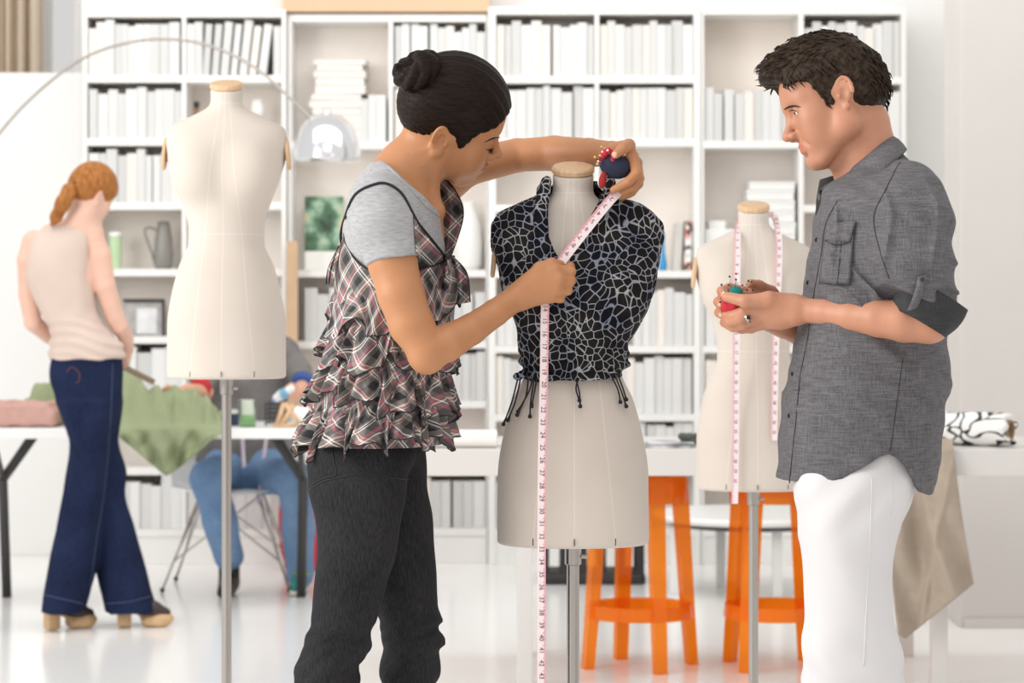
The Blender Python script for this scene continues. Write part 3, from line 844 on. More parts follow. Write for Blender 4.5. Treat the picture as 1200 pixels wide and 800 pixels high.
for py, a, b in sc_px:
    z = (637 - py) / sF; x0, x1 = (a - fx) / sF, (b - fx) / sF
    rows.append((z, (x0 + x1) / 2, -.012 if .4 < z < .62 else -.004, (x1 - x0) / 2, dep(z) + (.03 if .42 < z < .6 else .018)))
s = SDF(); s.loft(rows, p=2.1)
for sg in (-1, 1): s.ell((sg * .066, -.062, .515), (.064, .056, .068), k=.05)
s.func(wv(11, 60, .0045, 6, (.8, 1, .45))); s.func(wv(5, 26, .004, 4))
s.func(lambda X, Y, Z: .0045 * np.sin(Z * 260 + 8 * X) * sstep(.40, .345, Z) + 0 * X * Y)
_vz = [(637 - y) / sF for y in (306, 295, 280, 262, 245, 225, 214)]
for vx, sg in (((656, 649, 643, 642, 642, 645, 649), -1), ((658, 666, 676, 686, 696, 705, 706), 1)):
    pts = []
    for x, z in zip(vx, _vz):
        lx = (x - fx) / sF + sg * .013; a_ = float(np.interp(z, [r[0] for r in sorted(rows)], [r[3] for r in sorted(rows)])); b_ = float(np.interp(z, [r[0] for r in sorted(rows)], [r[4] for r in sorted(rows)]))
        pts.append(np.array([lx, -.008 - b_ * max(.02, 1 - min(1, abs(lx / a_)) ** 2.1) ** .48 + .002, z]))
    s.chain(pts, [.010, .012, .013, .014, .014, .014, .013], k=.006)
s.ops.append(('shell', lambda X, Y, Z: 0 * X, None, None, .0065))
vz = [(637 - y) / sF for y in (306, 295, 280, 262, 245, 225, 205)]
vl = [(x - fx) / sF for x in (656, 649, 643, 642, 642, 645, 648)]; vr = [(x - fx) / sF for x in (658, 666, 676, 686, 696, 705, 708)]
def vcut(X, Y, Z):
    zz = Z[0, 0, :]; l = np.interp(zz, vz, vl); r = np.interp(zz, vz, vr)
    d = np.maximum(np.maximum(l - X, X - r), np.maximum(Y - .01, vz[0] - Z)); return d
s.ops.append(('s', vcut, None, None, .004))
s.cap((0, 0, .66), (0, 0, .8), .048, op='s', k=.0)
s.plane((0, 0, (637 - 445.5) / sF), (0.05, 0, -1))
me = s.mesh('scarf', .003, relax=1); me.transform(Matrix.Translation((float(P(fx, 637, FD)[0]), FD, zF)))
scarf = finish('scarf', me, leopard())
tag(scarf, 'black and grey leopard-print scarf wrapped over the middle dress form', 'scarf')
cx0 = Vector((float(P(fx, 637, FD)[0]), FD, zF + .32)); me.transform(Matrix.Translation(-cx0)); scarf.location = cx0
frm = mat('black_fringe', rgb(34, 34, 40), .85)
strands = [[(607, 442), (600, 470), (590, 497)], [(610, 443), (604, 470), (595, 492)], [(619, 444), (616, 465), (606, 486)], [(624, 444), (620, 458), (607, 482)], [(626, 444), (622, 470), (621, 488)], [(629, 443), (627, 455), (623, 476)], [(675, 444), (679, 460), (680, 476)], [(678, 443), (675, 455), (679, 469)], [(715, 438), (724, 456), (727, 471)], [(720, 438), (728, 458), (734, 476)], [(723, 437), (729, 452), (734, 468)]]
for st in strands:
    pts = []
    for (x, y) in st:
        lx = (x - fx) / sF; z = (637 - y) / sF; q = max(.05, 1 - (lx / .135) ** 2) ** .5
        pts.append(P(x, y, FD - (dep(z) + .014) * q))
    m = MB(); sp = spline(pts, 14); m.tube(sp, [.0016 + (.0012 if i in (12, 13) else 0) for i in range(14)], 6); m.sphere(sp[-1], .0042, 8, 6); m.build('fringe', frm, scarf, smooth=True)
for (x, y, r) in ((607, 441, .010), (612, 438, .009), (676, 441, .006), (718, 436, .008)):
    lx = (x - fx) / sF; z = (637 - y) / sF; q = max(.05, 1 - (lx / .135) ** 2) ** .5
    MB().sphere(P(x, y, FD - (dep(z) + .016) * q), (r, r * .7, r * .8)).build('knot', scarf.data.materials[0], scarf, smooth=True)

# ---- tape measures
TAPE = mat('pink_white_tape', rgb(238, 222, 222), .45, var=.02)
INK = mat('plum_ink', rgb(128, 44, 70), .5); PINK = mat('pink_edge', rgb(222, 120, 140), .5)
def glyph(txt, size):
    c = bpy.data.curves.new('t', 'FONT'); c.body = txt; c.size = size; c.align_x = 'CENTER'; c.align_y = 'CENTER'; c.offset = .0004
    o = bpy.data.objects.new('t', c); COL.objects.link(o); bpy.context.view_layer.update()
    dg = bpy.context.evaluated_depsgraph_get(); me = bpy.data.meshes.new_from_object(o.evaluated_get(dg))
    v = [tuple(q.co) for q in me.vertices]; f = [tuple(q.vertices) for q in me.polygons]
    bpy.data.objects.remove(o); bpy.data.curves.remove(c); bpy.data.meshes.remove(me); return v, f
_g = {}
def tape_strip(strip, ink, edge, path, w, n0, n1, numat, inch, rot, size, face, es=1):
    """path: 3-D points; w width; numbers n0..n1 at numat(n) -> arc length"""
    pts = spline(path, 80); seg = np.linalg.norm(np.diff(pts, axis=0), axis=1); L = np.concatenate([[0], np.cumsum(seg)])
    def at(s): return np.array([np.interp(s, L, pts[:, i]) for i in range(3)])
    def fr(s):
        t = at(min(s + .004, L[-1])) - at(max(s - .004, 0)); t /= np.linalg.norm(t); nrm = np.array(face, float); nrm -= t * nrm.dot(t); nrm /= np.linalg.norm(nrm); b = np.cross(t, nrm); return t, b, nrm
    G = []
    for i in range(80):
        t, b, nrm = fr(L[i]); G.append([pts[i] - b * w / 2, pts[i] - b * w / 6, pts[i] + b * w / 6, pts[i] + b * w / 2])
    strip.grid(G, th=.0008)
    for n in range(n0, n1 + 1):
        s = numat(n)
        if not 0 < s < L[-1]: continue
        t, b, nrm = fr(s); c = at(s) + nrm * .0009
        if str(n) not in _g: _g[str(n)] = glyph(str(n), 1.0)
        v, f = _g[str(n)]
        ca, sa = math.cos(rot), math.sin(rot)
        ux, uy = -(b * ca + t * sa), -(-b * sa + t * ca)
        ink.add([c + ux * q[0] * size + uy * q[1] * size for q in v], f)
    k = 0; s = .002
    while s < L[-1]:
        t, b, nrm = fr(s); c = at(s) + nrm * .0009; ln = (w * .34 if k % 4 == 0 else w * .2)
        for sgn in (es,):
            a = c + sgn * b * w / 2
            edge.add([a - t * .0007, a - sgn * b * ln - t * .0007, a - sgn * b * ln + t * .0007, a + t * .0007], [(0, 1, 2, 3)])
        s += inch / 8; k += 1
tape_main = thing('tape_measure', 'pink-white tape measure held across the leopard scarf and hanging to the floor', 'tape measure', P(634, 900, 4.89))
st, ik, ed = MB(), MB(), MB()
up = [P(727, 222, 4.955), P(712, 238, 4.935), P(686, 270, 4.915), P(661, 302, 4.905), P(652, 314, 4.90)]
Lu = np.linalg.norm(up[0] - up[-1])
tape_strip(st, ik, ed, up, .0185, 2, 9, lambda n: .030 + (n - 2) * .0201, .0201, math.pi, .0125, (0, -1, .0))
lo = [P(643, 330, 4.925), P(639, 356, 4.90), P(637.5, 440, 4.895), P(635, 560, 4.90), P(634.5, 800, 4.895), P(634, 1030, 4.89)]
inch = 14.85 * 4.895 / F
tape_strip(st, ik, ed, lo, .0160, 11, 58, lambda n: (455 - 330) * 4.9 / F + (n - 20) * inch + .001, inch, -math.pi / 2, .0125, (0, -1, 0), -1)
st.add(ik.v, ik.f, 1); st.add(ed.v, ed.f, 2); st.build('strip', [TAPE, INK, PINK], tape_main)
t2 = thing('tape_measure', 'pink tape measure hanging round the neck of the right dress form', 'tape measure', P(883, 560, 6.6))
st, ik, ed = MB(), MB(), MB(); Dq = 6.71
def fs(px, py, ex=.006):
    lx = (px - 883) * Dq / F; z = (573 - py) * Dq / F
    a = float(np.interp(z, [r[0] for r in form_rows], [r[1] for r in form_rows])); b = dep(z) + (.02 if .44 < z < .58 else 0)
    return P(px, py, Dq - b * max(.04, 1 - (lx / (a + .004)) ** 2) ** .5 - ex)
lft = [P(869, 252, Dq + .04), P(866, 260, Dq + .005), P(864.5, 272, Dq - .045), P(864, 286, Dq - .070), P(864, 300, Dq - .092), P(863.5, 330, Dq - .118)] + [P(863, 380, Dq - .125), P(862.5, 460, Dq - .126), P(862, 530, Dq - .126), P(861, 590, Dq - .126)]
rgt = [P(907, 252, Dq + .04), P(910, 260, Dq + .005), P(912, 272, Dq - .045), P(913, 286, Dq - .070), P(913, 300, Dq - .092), P(912, 330, Dq - .116)] + [P(910, 380, Dq - .12), P(908, 450, Dq - .12), P(907, 516, Dq - .12)]
tape_strip(st, ik, ed, lft, .017, 1, 30, lambda n: n * .0254, .0254, -math.pi / 2, .011, (0, -1, 0))
tape_strip(st, ik, ed, rgt, .017, 31, 60, lambda n: (60 - n) * .0254, .0254, -math.pi / 2, .011, (0, -1, 0))
nk = [P(869, 252, Dq + .04), P(877, 251, Dq + .055), P(888, 250, Dq + .060), P(899, 251, Dq + .055), P(907, 252, Dq + .04)]
G = [[q + np.array([0, 0, -.008]), q + np.array([0, 0, .008])] for q in spline(nk, 24)]; st.grid(G, th=.0008)
st.add(ik.v, ik.f, 1); st.add(ed.v, ed.f, 2); st.build('strip', [TAPE, INK, PINK], t2)

# ---- arc lamp
LD = 11.3
t = thing('floor_lamp', 'arched floor lamp with a chrome dome shade behind the left dress form', 'lamp', (P(-110, 0, LD)[0], LD, 0))
arc = [P(-110, 640, LD), P(-112, 420, LD), P(-78, 260, LD), P(0, 155, LD), P(50, 103, LD), P(100, 67, LD), P(150, 50, LD), P(200, 46, LD), P(250, 55, LD), P(300, 80, LD), P(340, 115, LD), P(362, 136, LD), P(378, 141, LD)]
MB().tube(spline(arc, 90), .0065, 10).build('arc_stem', M['steel'], t, smooth=True)
sx, sz0, sz1 = P(383, 0, LD)[0], P(0, 190, LD)[2], P(0, 133, LD)[2]
R0 = 40.5 * LD / F; Hh = sz1 - sz0
prof = [(R0 - .004, .0)] + [(R0 * math.cos(a) ** .75 if a < 1.56 else .001, Hh * math.sin(a)) for a in np.linspace(0, math.pi / 2, 18)]
inn = [(max(r - .004, .0005), z - .004 if i else 0.002) for i, (r, z) in enumerate(prof[1:])][::-1]
MB().lathe(prof + inn, (sx, LD, sz0), 48).build('lamp_shade', M['chrome'], t, smooth=True)
MB().lathe([(0, Hh), (.02, Hh), (.022, Hh + .012), (.012, Hh + .022), (0, Hh + .022)], (sx, LD, sz0 - .004), 24).build('shade_cap', M['chrome'], t, smooth=True)
MB().sphere((sx, LD, sz0 + .09), .04, 16, 10).build('bulb', M['white'], t, smooth=True)
MB().box((P(-150, 0, LD)[0], LD - .12, 0), (P(-70, 0, LD)[0], LD + .12, .26), .01).build('base', M['paint'], t)

# ---- long white worktable
TD = 8.2
zt = CH - (527 - HY) * TD / F; zb_ = CH - (557.5 - HY) * TD / F
x0, x1 = P(440, 0, TD)[0], P(1330, 0, TD)[0]
t = thing('table', 'long white worktable behind the middle dress form and the man', 'table', ((x0 + x1) / 2, TD + .4, 0))
M['table'] = mat('white_table_lacquer', rgb(214, 210, 206), .4, var=.01)
MB().box((x0, TD, zb_), (x1, TD + .8, zt), .003).build('tabletop', M['table'], t)
for pa, pb in ((606, 624), (1092, 1111)):
    a, b = P(pa, 0, TD + .02)[0], P(pb, 0, TD + .02)[0]
    for yy in (TD + .02, TD + .72): MB().box((a, yy, 0), (b, yy + .05, zb_ - .0003), .003).build('leg', M['table'], t)
# paper roll
o = MB(); 
p0, p1 = P(450, 0, TD + .12)[0], P(582, 0, TD + .12)[0]
r = 10.5 * (TD + .12) / F; rz_ = zt + r + .0005
o.tube([(p0, TD + .12, rz_), (p1, TD + .12, rz_)], r, 28)
for q in (.75, .5, .3): o.tube([(p1, TD + .12, rz_), (p1 + .002, TD + .12, rz_)], r * q, 24)
oo = o.build('paper_roll', M['paper'], auto=40); tag(recenter(oo), 'roll of white paper lying on the long table right of the ruffled top', 'paper roll')
# loose pattern sheets
o = MB()
sh = [[(P(a, 0, d)[0], d, zt + .0012 + .003 * abs(math.sin(i * 2 + j))) for j, a in enumerate(np.linspace(452, 588, 7))] for i, d in enumerate((TD + .2, TD + .4, TD + .6))]
oo = MB().grid(sh, th=.0012).build('pattern_paper', M['paper'], smooth=True); tag(recenter(oo), 'sheet of white pattern paper on the long table behind the paper roll', 'paper')
# magazines
o = MB().box((P(752, 0, TD + .1)[0], TD + .1, zt + .0005), (P(812, 0, TD + .1)[0], TD + .36, zt + .006), .001).build('magazine', smudge('dark_cover', [(.4, rgb(70, 68, 70)), (.55, rgb(190, 188, 190)), (.65, rgb(230, 228, 228))], 12, 1))
tag(recenter(o), 'thin magazine lying flat on the long table, underneath the other one', 'magazine')
o = MB().box((P(762, 0, TD + .12)[0], TD + .12, zt + .0066), (P(815, 0, TD + .12)[0], TD + .34, zt + .0125), .001).build('magazine', smudge('grey_cover', [(.4, rgb(110, 108, 112)), (.6, rgb(225, 224, 226))], 9, 5))
tag(recenter(o), 'thin grey magazine on top of the other by the right dress form', 'magazine')
s = SDF(); c = P(812, 516, TD + .25)
for i in range(6): s.ell(c + np.array([.012 * i - .035, .01 * math.sin(i * 2), .008 * math.cos(i * 3) + .006]), (.016, .014, .013), k=.01)
me = s.mesh('p', .004); o = finish('ribbon_bundle', me, mat('dark_green_ribbon', rgb(74, 82, 74), .6, var=.3, vscale=60)); tag(recenter(o), 'small dark green ribbon bundle at the right end of the magazines', 'ribbon')
# zebra roll
def zebra():
    q = NT('white_cloth_black_branches'); tc = q.new('ShaderNodeTexCoord'); mp = q.new('ShaderNodeMapping'); mp.inputs['Scale'].default_value = (.5, 1, 1); mp.inputs['Rotation'].default_value = (0, .5, 0)
    q.link(tc.outputs['Object'], mp.inputs[0]); n = q.new('ShaderNodeTexNoise'); n.inputs['Scale'].default_value = 8; q.link(mp.outputs[0], n.inputs[0])
    v = q.new('ShaderNodeTexVoronoi'); v.feature = 'DISTANCE_TO_EDGE'; v.inputs['Scale'].default_value = 20; q.link(q.mix(.2, mp.outputs[0], n.outputs['Color']), v.inputs['Vector'])
    q.link(q.ramp(v.outputs['Distance'], [(.05, rgb(36, 34, 34)), (.08, rgb(238, 236, 233))]), q.b.inputs['Base Color']); q.b.inputs['Roughness'].default_value = .8; return q.m
zd = TD + .16; r = 19.5 * zd / F
a = np.array([P(1075, 0, zd + .16)[0], zd + .16, zt + r + .001]); b = np.array([P(1184, 0, zd)[0], zd, zt + r + .001]); ax = (b - a) / np.linalg.norm(b - a)
t = thing('fabric_roll', 'white fabric roll with black branch pattern lying on the long table at right', 'fabric roll', (float(a[0] + b[0]) / 2, zd + .08, zt + .001))
G = []; side = np.array([-ax[1], ax[0], 0])
for i in range(26):
    u = i / 25; row = []
    for k in range(36):
        an = 2 * math.pi * k / 36
        rr = r * (1 + .05 * math.sin(3 * an + 5 * u) * .6 + .03 * math.sin(7 * an + 13 * u)); 
        if math.sin(an) < -.5: rr = min(rr, r / max(.9, -math.sin(an)) * .99)
        row.append(a + (b - a) * u + ax * (.01 * math.sin(5 * an) if i == 25 else 0) + rr * (math.cos(an) * side + math.sin(an) * np.array([0, 0, 1])))
    G.append(row)
G.append([a + (b - a) * 1.0 + (p - b) * .62 for p in G[-1]]); G.append([p - ax * .25 for p in G[-1]])
MB().grid(G, closeu=True).build('rolled_cloth', zebra(), t, smooth=True)
tb = []
for i, (rr, d) in enumerate(((.6, -.3), (.6, .004), (.5, .004), (.5, -.3))): tb.append([b + ax * d + r * rr * (math.cos(q) * side + math.sin(q) * np.array([0, 0, 1])) for q in np.linspace(0, 2 * math.pi, 29)[:-1]])
MB().grid(tb, closeu=True).build('core_tube', mat('brown_card', rgb(160, 132, 104), .8), t, smooth=True, auto=40)

# beige cloth hanging over the front of the table
G = []
nv = 60; nu = 50
top_y = TD - .012
for i in range(nu):
    u = i / (nu - 1); col = []
    # image column outline: left edge to right edge
    for j in range(nv):
        v = j / (nv - 1)
        if v < .18:                       # on the table top
            w = v / .18; xl, xr = 1052, 1117; x = xl + (xr - xl) * u; d = TD + .09 - .09 * w
            z = zt + .004 + .035 * math.sin(math.pi * min(1, w * 1.05)) * (.4 + .6 * u) + .006 * math.sin(9 * u + 5 * w)
            col.append((P(x, 0, d)[0], d, z))
        else:
            w = (v - .18) / .82
            xl = np.interp(w, [0, .5, 1], [1052, 1040, 1052]); xr = np.interp(w, [0, .12, .5, 1], [1117, 1119, 1127, 1141]); x = xl + (xr - xl) * u
            yb = np.interp(u, [0, .1, 1], [742, 748, 684]); yt = 525
            y = yt + (yb - yt) * w
            d = top_y - .004 - .05 * w * (0.3 + u) - (.034 + .022 * math.sin(u * 9.5 + w * 2.0) + .012 * math.sin(u * 17 - 6 * w + 1)) * min(1, w * 2.0) - .02 * math.exp(-((u - .35 - .45 * w) / .06) ** 2) * w - .016 * math.exp(-((u + .75 * w - 1.05) / .05) ** 2) * min(1, w * 3)
            col.append(tuple(P(x, y, d)))
    G.append(col)
def linen_tan():
    q = mat('tan_linen', rgb(170, 155, 139), .85, var=.05, vscale=30, bump=.3, bscale=350); return q
o = MB().grid(G, th=.003).build('fabric', linen_tan(), smooth=True); tag(recenter(o), 'tan linen cloth draped over the long table edge behind the man', 'fabric')

# ---- orange stools
def orange():
    t = NT('clear_orange_plastic'); b = t.b; b.inputs['Base Color'].default_value = rgb(255, 152, 40); b.inputs['Roughness'].default_value = .1
    tr = t.new('ShaderNodeBsdfTransparent'); tr.inputs[0].default_value = (1.0, .58, .12, 1); mx = t.new('ShaderNodeMixShader'); mx.inputs[0].default_value = .45
    t.link(tr.outputs[0], mx.inputs[1]); t.link(b.outputs[0], mx.inputs[2]); t.link(mx.outputs[0], t.n['Material Output'].inputs[0]); return t.m
OR = orange()
def stool(px, D, th, label):
    c = P(px, 0, D); t = thing('bar_stool', label, 'stool', (c[0], D, 0), rz=th, group='clear orange stools')
    H = .655
    def part(name, mb, **k): return finish(name, mb.mesh(name), OR, t, True, False, auto=35)
    part('seat', MB().lathe([(0, H - .012), (.13, H - .010), (.150, H - .014), (.152, H - .095), (.158, H - .095), (.166, H - .02), (.160, H - .003), (.13, H), (0, H - .002)], n=48))
    for k in range(4):
        a = k * math.pi / 2; ca, sa = math.cos(a), math.sin(a)
        m = MB(); v = []
        for z, rr, w in ((0, .188, .021), (.2, .172, .023), (H - .03, .143, .027)):
            for du, dv in ((-w, -w * .8), (w, -w * .8), (w, w * .8), (-w, w * .8)):
                v.append(((rr + dv) * ca - du * sa, (rr + dv) * sa + du * ca, z))
        m.add(v, [(3, 2, 1, 0), (0, 1, 5, 4), (1, 2, 6, 5), (2, 3, 7, 6), (3, 0, 4, 7), (4, 5, 9, 8), (5, 6, 10, 9), (6, 7, 11, 10), (7, 4, 8, 11), (8, 9, 10, 11)])
        o = part('leg', m)
    part('footring', MB().lathe([(.150, .170), (.178, .168), (.180, .172), (.176, .215), (.152, .213), (.150, .170)], n=48))
    return t
stool(750, 8.68, math.radians(18), 'clear orange stool right of the middle dress form')
stool(910, 8.68, math.radians(52), 'clear orange stool behind the right dress form pole, beside the white trousers')

# ---- low white table behind the stools
ld = 10.9; c = P(880, 0, ld)
t = thing('table', 'low white table behind the orange stools, its underside shade made as a dark disc', 'table', (c[0], ld, 0))
zt2 = CH - (600 - HY) * ld / F
MB().lathe([(0, zt2 - .035), (.40, zt2 - .03), (.42, zt2 - .012), (.415, zt2), (0, zt2)], (c[0], ld, 0), 48).build('tabletop', M['white'], t, auto=40)
MB().lathe([(0, zt2 - .055), (.33, zt2 - .055), (.37, zt2 - .0365), (0, zt2 - .0365)], (c[0], ld, 0), 48).build('underside_shadow_disc', M['darkmetal'], t, auto=40)  # dark disc stands in for the shadow under the tabletop
for pxl, dd in ((790, -.05), (905, -.2), (960, .1), (850, .25)):
    q = P(pxl, 0, ld); MB().box((q[0] - .02, ld + dd - .02, 0), (q[0] + .02, ld + dd + .02, zt2 - .056), .004).build('leg', M['white'], t)

# ---- black slotted crate under the table
cd = 11.15; xa, xb = P(632, 0, cd)[0], P(757, 0, cd)[0]; zc = .34
t = thing('crate', 'black slotted plastic crate on the floor behind the orange stool', 'crate', ((xa + xb) / 2, cd + .16, 0))
MB().box((xa, cd, .0), (xb, cd + .32, .05), .018).build('base', M['black'], t)
m = MB()
for f in np.linspace(0, 1, 6):
    xx = xa + .01 + (xb - xa - .05) * f
    for yy in (cd + .005, cd + .29): m.box((xx, yy, .045), (xx + .033, yy + .02, zc))
for yy in (.06, .14, .22):
    for xx in (xa + .004, xb - .024): m.box((xx, cd + yy, .045), (xx + .02, cd + yy + .03, zc))
m.build('slats', M['black'], t)
m = MB(); m.box((xa, cd, zc - .002), (xb, cd + .03, zc + .05), .006).box((xa, cd + .29, zc - .002), (xb, cd + .32, zc + .05), .006).box((xa, cd + .03, zc), (xa + .03, cd + .29, zc + .05)).box((xb - .03, cd + .03, zc), (xb, cd + .29, zc + .05)); m.build('rim', M['black'], t)

# ---- left worktable
WD = 10.2; z1 = CH - (502 - HY) * WD / F; z0 = CH - (514 - HY) * WD / F
ZL = z1
xa, xb = P(-70, 0, WD)[0], P(430, 0, WD)[0]
t = thing('table', 'white worktable on the left with black legs and cloths on it', 'table', ((xa + xb) / 2, WD + .3, 0))
MB().box((xa, WD, z0), (xb, WD + .62, z1), .003).build('tabletop', M['white'], t)
for s0, s1, s2 in (((321, 513), (356, 562), (353, 700)), ((40, 513), (5, 562), (8, 700))):
    pts = [(P(s0[0], 0, WD + .3)[0], WD + .3, z0 - .0005), (P(s1[0], 0, WD + .45)[0], WD + .42, P(0, s1[1], WD + .4)[2]), (P(s2[0], 0, WD + .5)[0], WD + .5, 0.0)]
    MB().tube([pts[0], pts[1], pts[2]], .021, 10).build('leg', M['darkmetal'], t, smooth=True)
    q = P(s1[0], 0, WD + .3)[0]; MB().tube([pts[1], (q, WD + .06, z0 - .0005)], .014, 8).build('brace', M['darkmetal'], t, smooth=True)

# pink folded cloth
s = SDF()
for i, (zq, w) in enumerate(((.016, 0), (.046, .01), (.075, -.008))):
    c0 = P(-40, 0, WD + .22); c1 = P(66, 0, WD + .22)
    for yy in (.1, .22, .34): s.cap((c0[0], WD + yy, ZL + .006 + zq), (c1[0] + w - .01 * i, WD + yy, ZL + .006 + zq), .0175, k=.02)
    for xx in np.linspace(c0[0], c1[0] + w - .01 * i, 5): s.cap((xx, WD + .1, ZL + .006 + zq), (xx, WD + .34, ZL + .006 + zq), .0175, k=.02)
s.func(wv(21, 35, .005)); s.plane((0, 0, ZL + .001), (0, 0, -1))
o = finish('folded_fabric', s.mesh('f', .008), mat('dusty_pink_cloth', rgb(196, 156, 146), .85, var=.06)); tag(recenter(o), 'dusty pink folded cloth on the left worktable at the frame edge', 'fabric')

# sage cloth
nu, nv = 90, 70; G = []
rs = np.random.default_rng(4)
def hump(x):    # height of the bunched cloth in px above the table by column
    return np.interp(x, [22, 30, 42, 60, 85, 120, 140, 150, 160, 172, 190, 215, 240, 256, 262], [2, 14, 34, 45, 50, 58, 66, 68, 56, 40, 36, 36, 26, 10, 2])
def hang(x):
    return np.interp(x, [22, 130, 140, 165, 195, 215, 235, 256, 262], [2, 2, 10, 32, 54, 42, 26, 6, 1])
for i in range(nu):
    x = 22 + 240 * i / (nu - 1); col = []
    for j in range(nv):
        v = j / (nv - 1)
        fold = .016 * math.sin(x * .11 + 7 * v) + .014 * math.sin(x * .21 - 9 * v + 1.2) + .006 * math.sin(x * .37 + 15 * v)
        if v < .6:
            w = v / .6; lf = float(sstep(95, 80, x)); d = (WD + .5 - .505 * w) * (1 - lf) + (WD + .6 - .22 * w) * lf; hh = hump(x) * 10.3 / F
            z = ZL + .006 + hh * (math.sin(math.pi * min(1.0, w * .55 + .22)) ** 1.3 - .0) * (1 - sstep(.72, 1, w)) + abs(fold) * 1.2 * (1 - sstep(.85, 1, w))
            xx = P(x + 3 * math.sin(5 * w + x * .05), 0, d)[0]
            col.append((xx, d, z))
        else:
            w = (v - .6) / .4; y = 504 + hang(x) * w - 2 * (1 - w)
            lf = float(sstep(95, 80, x)); d = WD + .375 * lf - .012 - .02 * w - (1.5 * fold + .024 + .02 * (1 - abs(math.sin(x * .085 + 2.2 * w))) ** 3) * min(1, 2 * w) * min(1, hang(x) / 20)
            q = P(195 + (x - 195) * (1 - .12 * w * min(1, hang(x) / 30)), y, d); q[2] = max(q[2], ZL + .006) if lf > .02 else q[2]; col.append(tuple(q))
    G.append(col)
o = MB().grid(G, th=.004).build('fabric', mat('sage_cloth', rgb(152, 162, 126), .9, var=.06, vscale=12), smooth=True); tag(recenter(o), 'sage green cloth bunched on the left worktable, one corner hanging', 'fabric')

# things on the left table near the seated person
gd = WD + .14
t = thing('glass', 'clear drinking glass with green liquid on the left worktable', 'glass', (P(290, 0, gd)[0], gd, ZL + .0005))
gx = P(290, 0, gd)[0]
gg = NT('clear_greenish_glass'); gg.b.inputs['Transmission Weight'].default_value = .9; gg.b.inputs['Roughness'].default_value = .03; gg.b.inputs['IOR'].default_value = 1.15; gg.b.inputs['Base Color'].default_value = rgb(240, 246, 236)
MB().lathe([(0, 0), (.034, 0), (.043, .108), (.041, .108), (.0325, .004), (0, .004)], (gx, gd, ZL + .0005), 32).build('tumbler', gg.m, t, smooth=True)
MB().lathe([(0, .0045), (.032, .0045), (.0345, .034), (0, .034)], (gx, gd, ZL + .0005), 32).build('liquid', mat('green_liquid', rgb(120, 205, 96), .1), t, smooth=True)
t = thing('jar', 'dark blue jar left of the green glass', 'jar', (P(274, 0, gd)[0], gd + .1, ZL)); q = P(274, 0, gd + .1)
MB().lathe([(0, .0005), (.028, .0005), (.03, .006), (.03, .05), (0, .05)], (q[0], gd + .1, ZL), 24).build('body', mat('navy_jar', rgb(58, 70, 98), .3), t, auto=40)
MB().lathe([(0, .0505), (.031, .0505), (.031, .064), (0, .064)], (q[0], gd + .1, ZL), 24).build('lid', M['white'], t, auto=40)
# wire rack
rk = thing('letter_rack', 'dark wire rack right of the green glass on the left worktable', 'rack', (P(320, 0, gd)[0], gd + .12, ZL))
m = MB(); xa, xb = P(309, 0, gd)[0], P(331, 0, gd)[0]
for zz in (.012, .03, .048, .066, .084): m.box((xa, gd + .05, ZL + zz), (xb, gd + .056, ZL + zz + .006)).box((xa, gd + .2, ZL + zz), (xb, gd + .206, ZL + zz + .006))
m.build('rails', M['darkmetal'], rk)
m = MB()
for xx in (xa, xb - .006):
    for yy in (gd + .05, gd + .2): m.box((xx, yy, ZL + .0005), (xx + .006, yy + .006, ZL + .1))
m.build('posts', M['darkmetal'], rk)
# wooden artist's trestle (small wooden A shape)
tr = thing('easel', 'small wooden folding easel at the right end of the left worktable', 'easel', (P(338, 0, gd)[0], gd - .03, ZL))
for a, b in (((333, 470), (325, 499)), ((333, 470), (352, 498)), ((344, 472), (330, 496))):
    MB().tube([P(a[0], a[1] + 2, gd - .05), np.array([P(b[0], 0, gd - .05)[0], gd - .05, ZL + .011])], .010, 8).build('strut', M['wood'], tr, smooth=True)
MB().tube([P(320, 496, gd - .05) * np.array([1, 1, 0]) + np.array([0, 0, ZL + .009]), P(348, 496, gd - .05) * np.array([1, 1, 0]) + np.array([0, 0, ZL + .009])], .008, 8).build('bar', M['wood'], tr, smooth=True)
# two white cups
for px, lb in ((352, 'white cup right of the wooden easel on the left worktable'),):
    q = P(px, 0, gd + .14); t = thing('cup', lb, 'cup', (q[0], gd + .14, ZL + .0005))
    MB().lathe([(0, 0), (.028, 0), (.038, .03), (.041, .075), (.038, .075), (.034, .03), (0, .006)], (q[0], gd + .14, ZL + .0005), 28).build('body', M['white'], t, smooth=True)
    MB().tube(spline([(q[0] + .038, gd + .14, ZL + .06), (q[0] + .06, gd + .14, ZL + .055), (q[0] + .06, gd + .14, ZL + .03), (q[0] + .036, gd + .14, ZL + .022)], 16), .005).build('handle', M['white'], t, smooth=True)
# tan ruler held by the red-haired woman
a, b = P(141, 428, 10.05), P(181, 448, 10.0)
o = MB().tube([a, b], .012, 4, flat=.25, up=(0, 1, .2)).build('ruler', mat('brown_ruler', rgb(150, 132, 108), .5)); tag(recenter(o), 'tan ruler in the red-haired woman\'s right hand over the sage cloth', 'ruler')

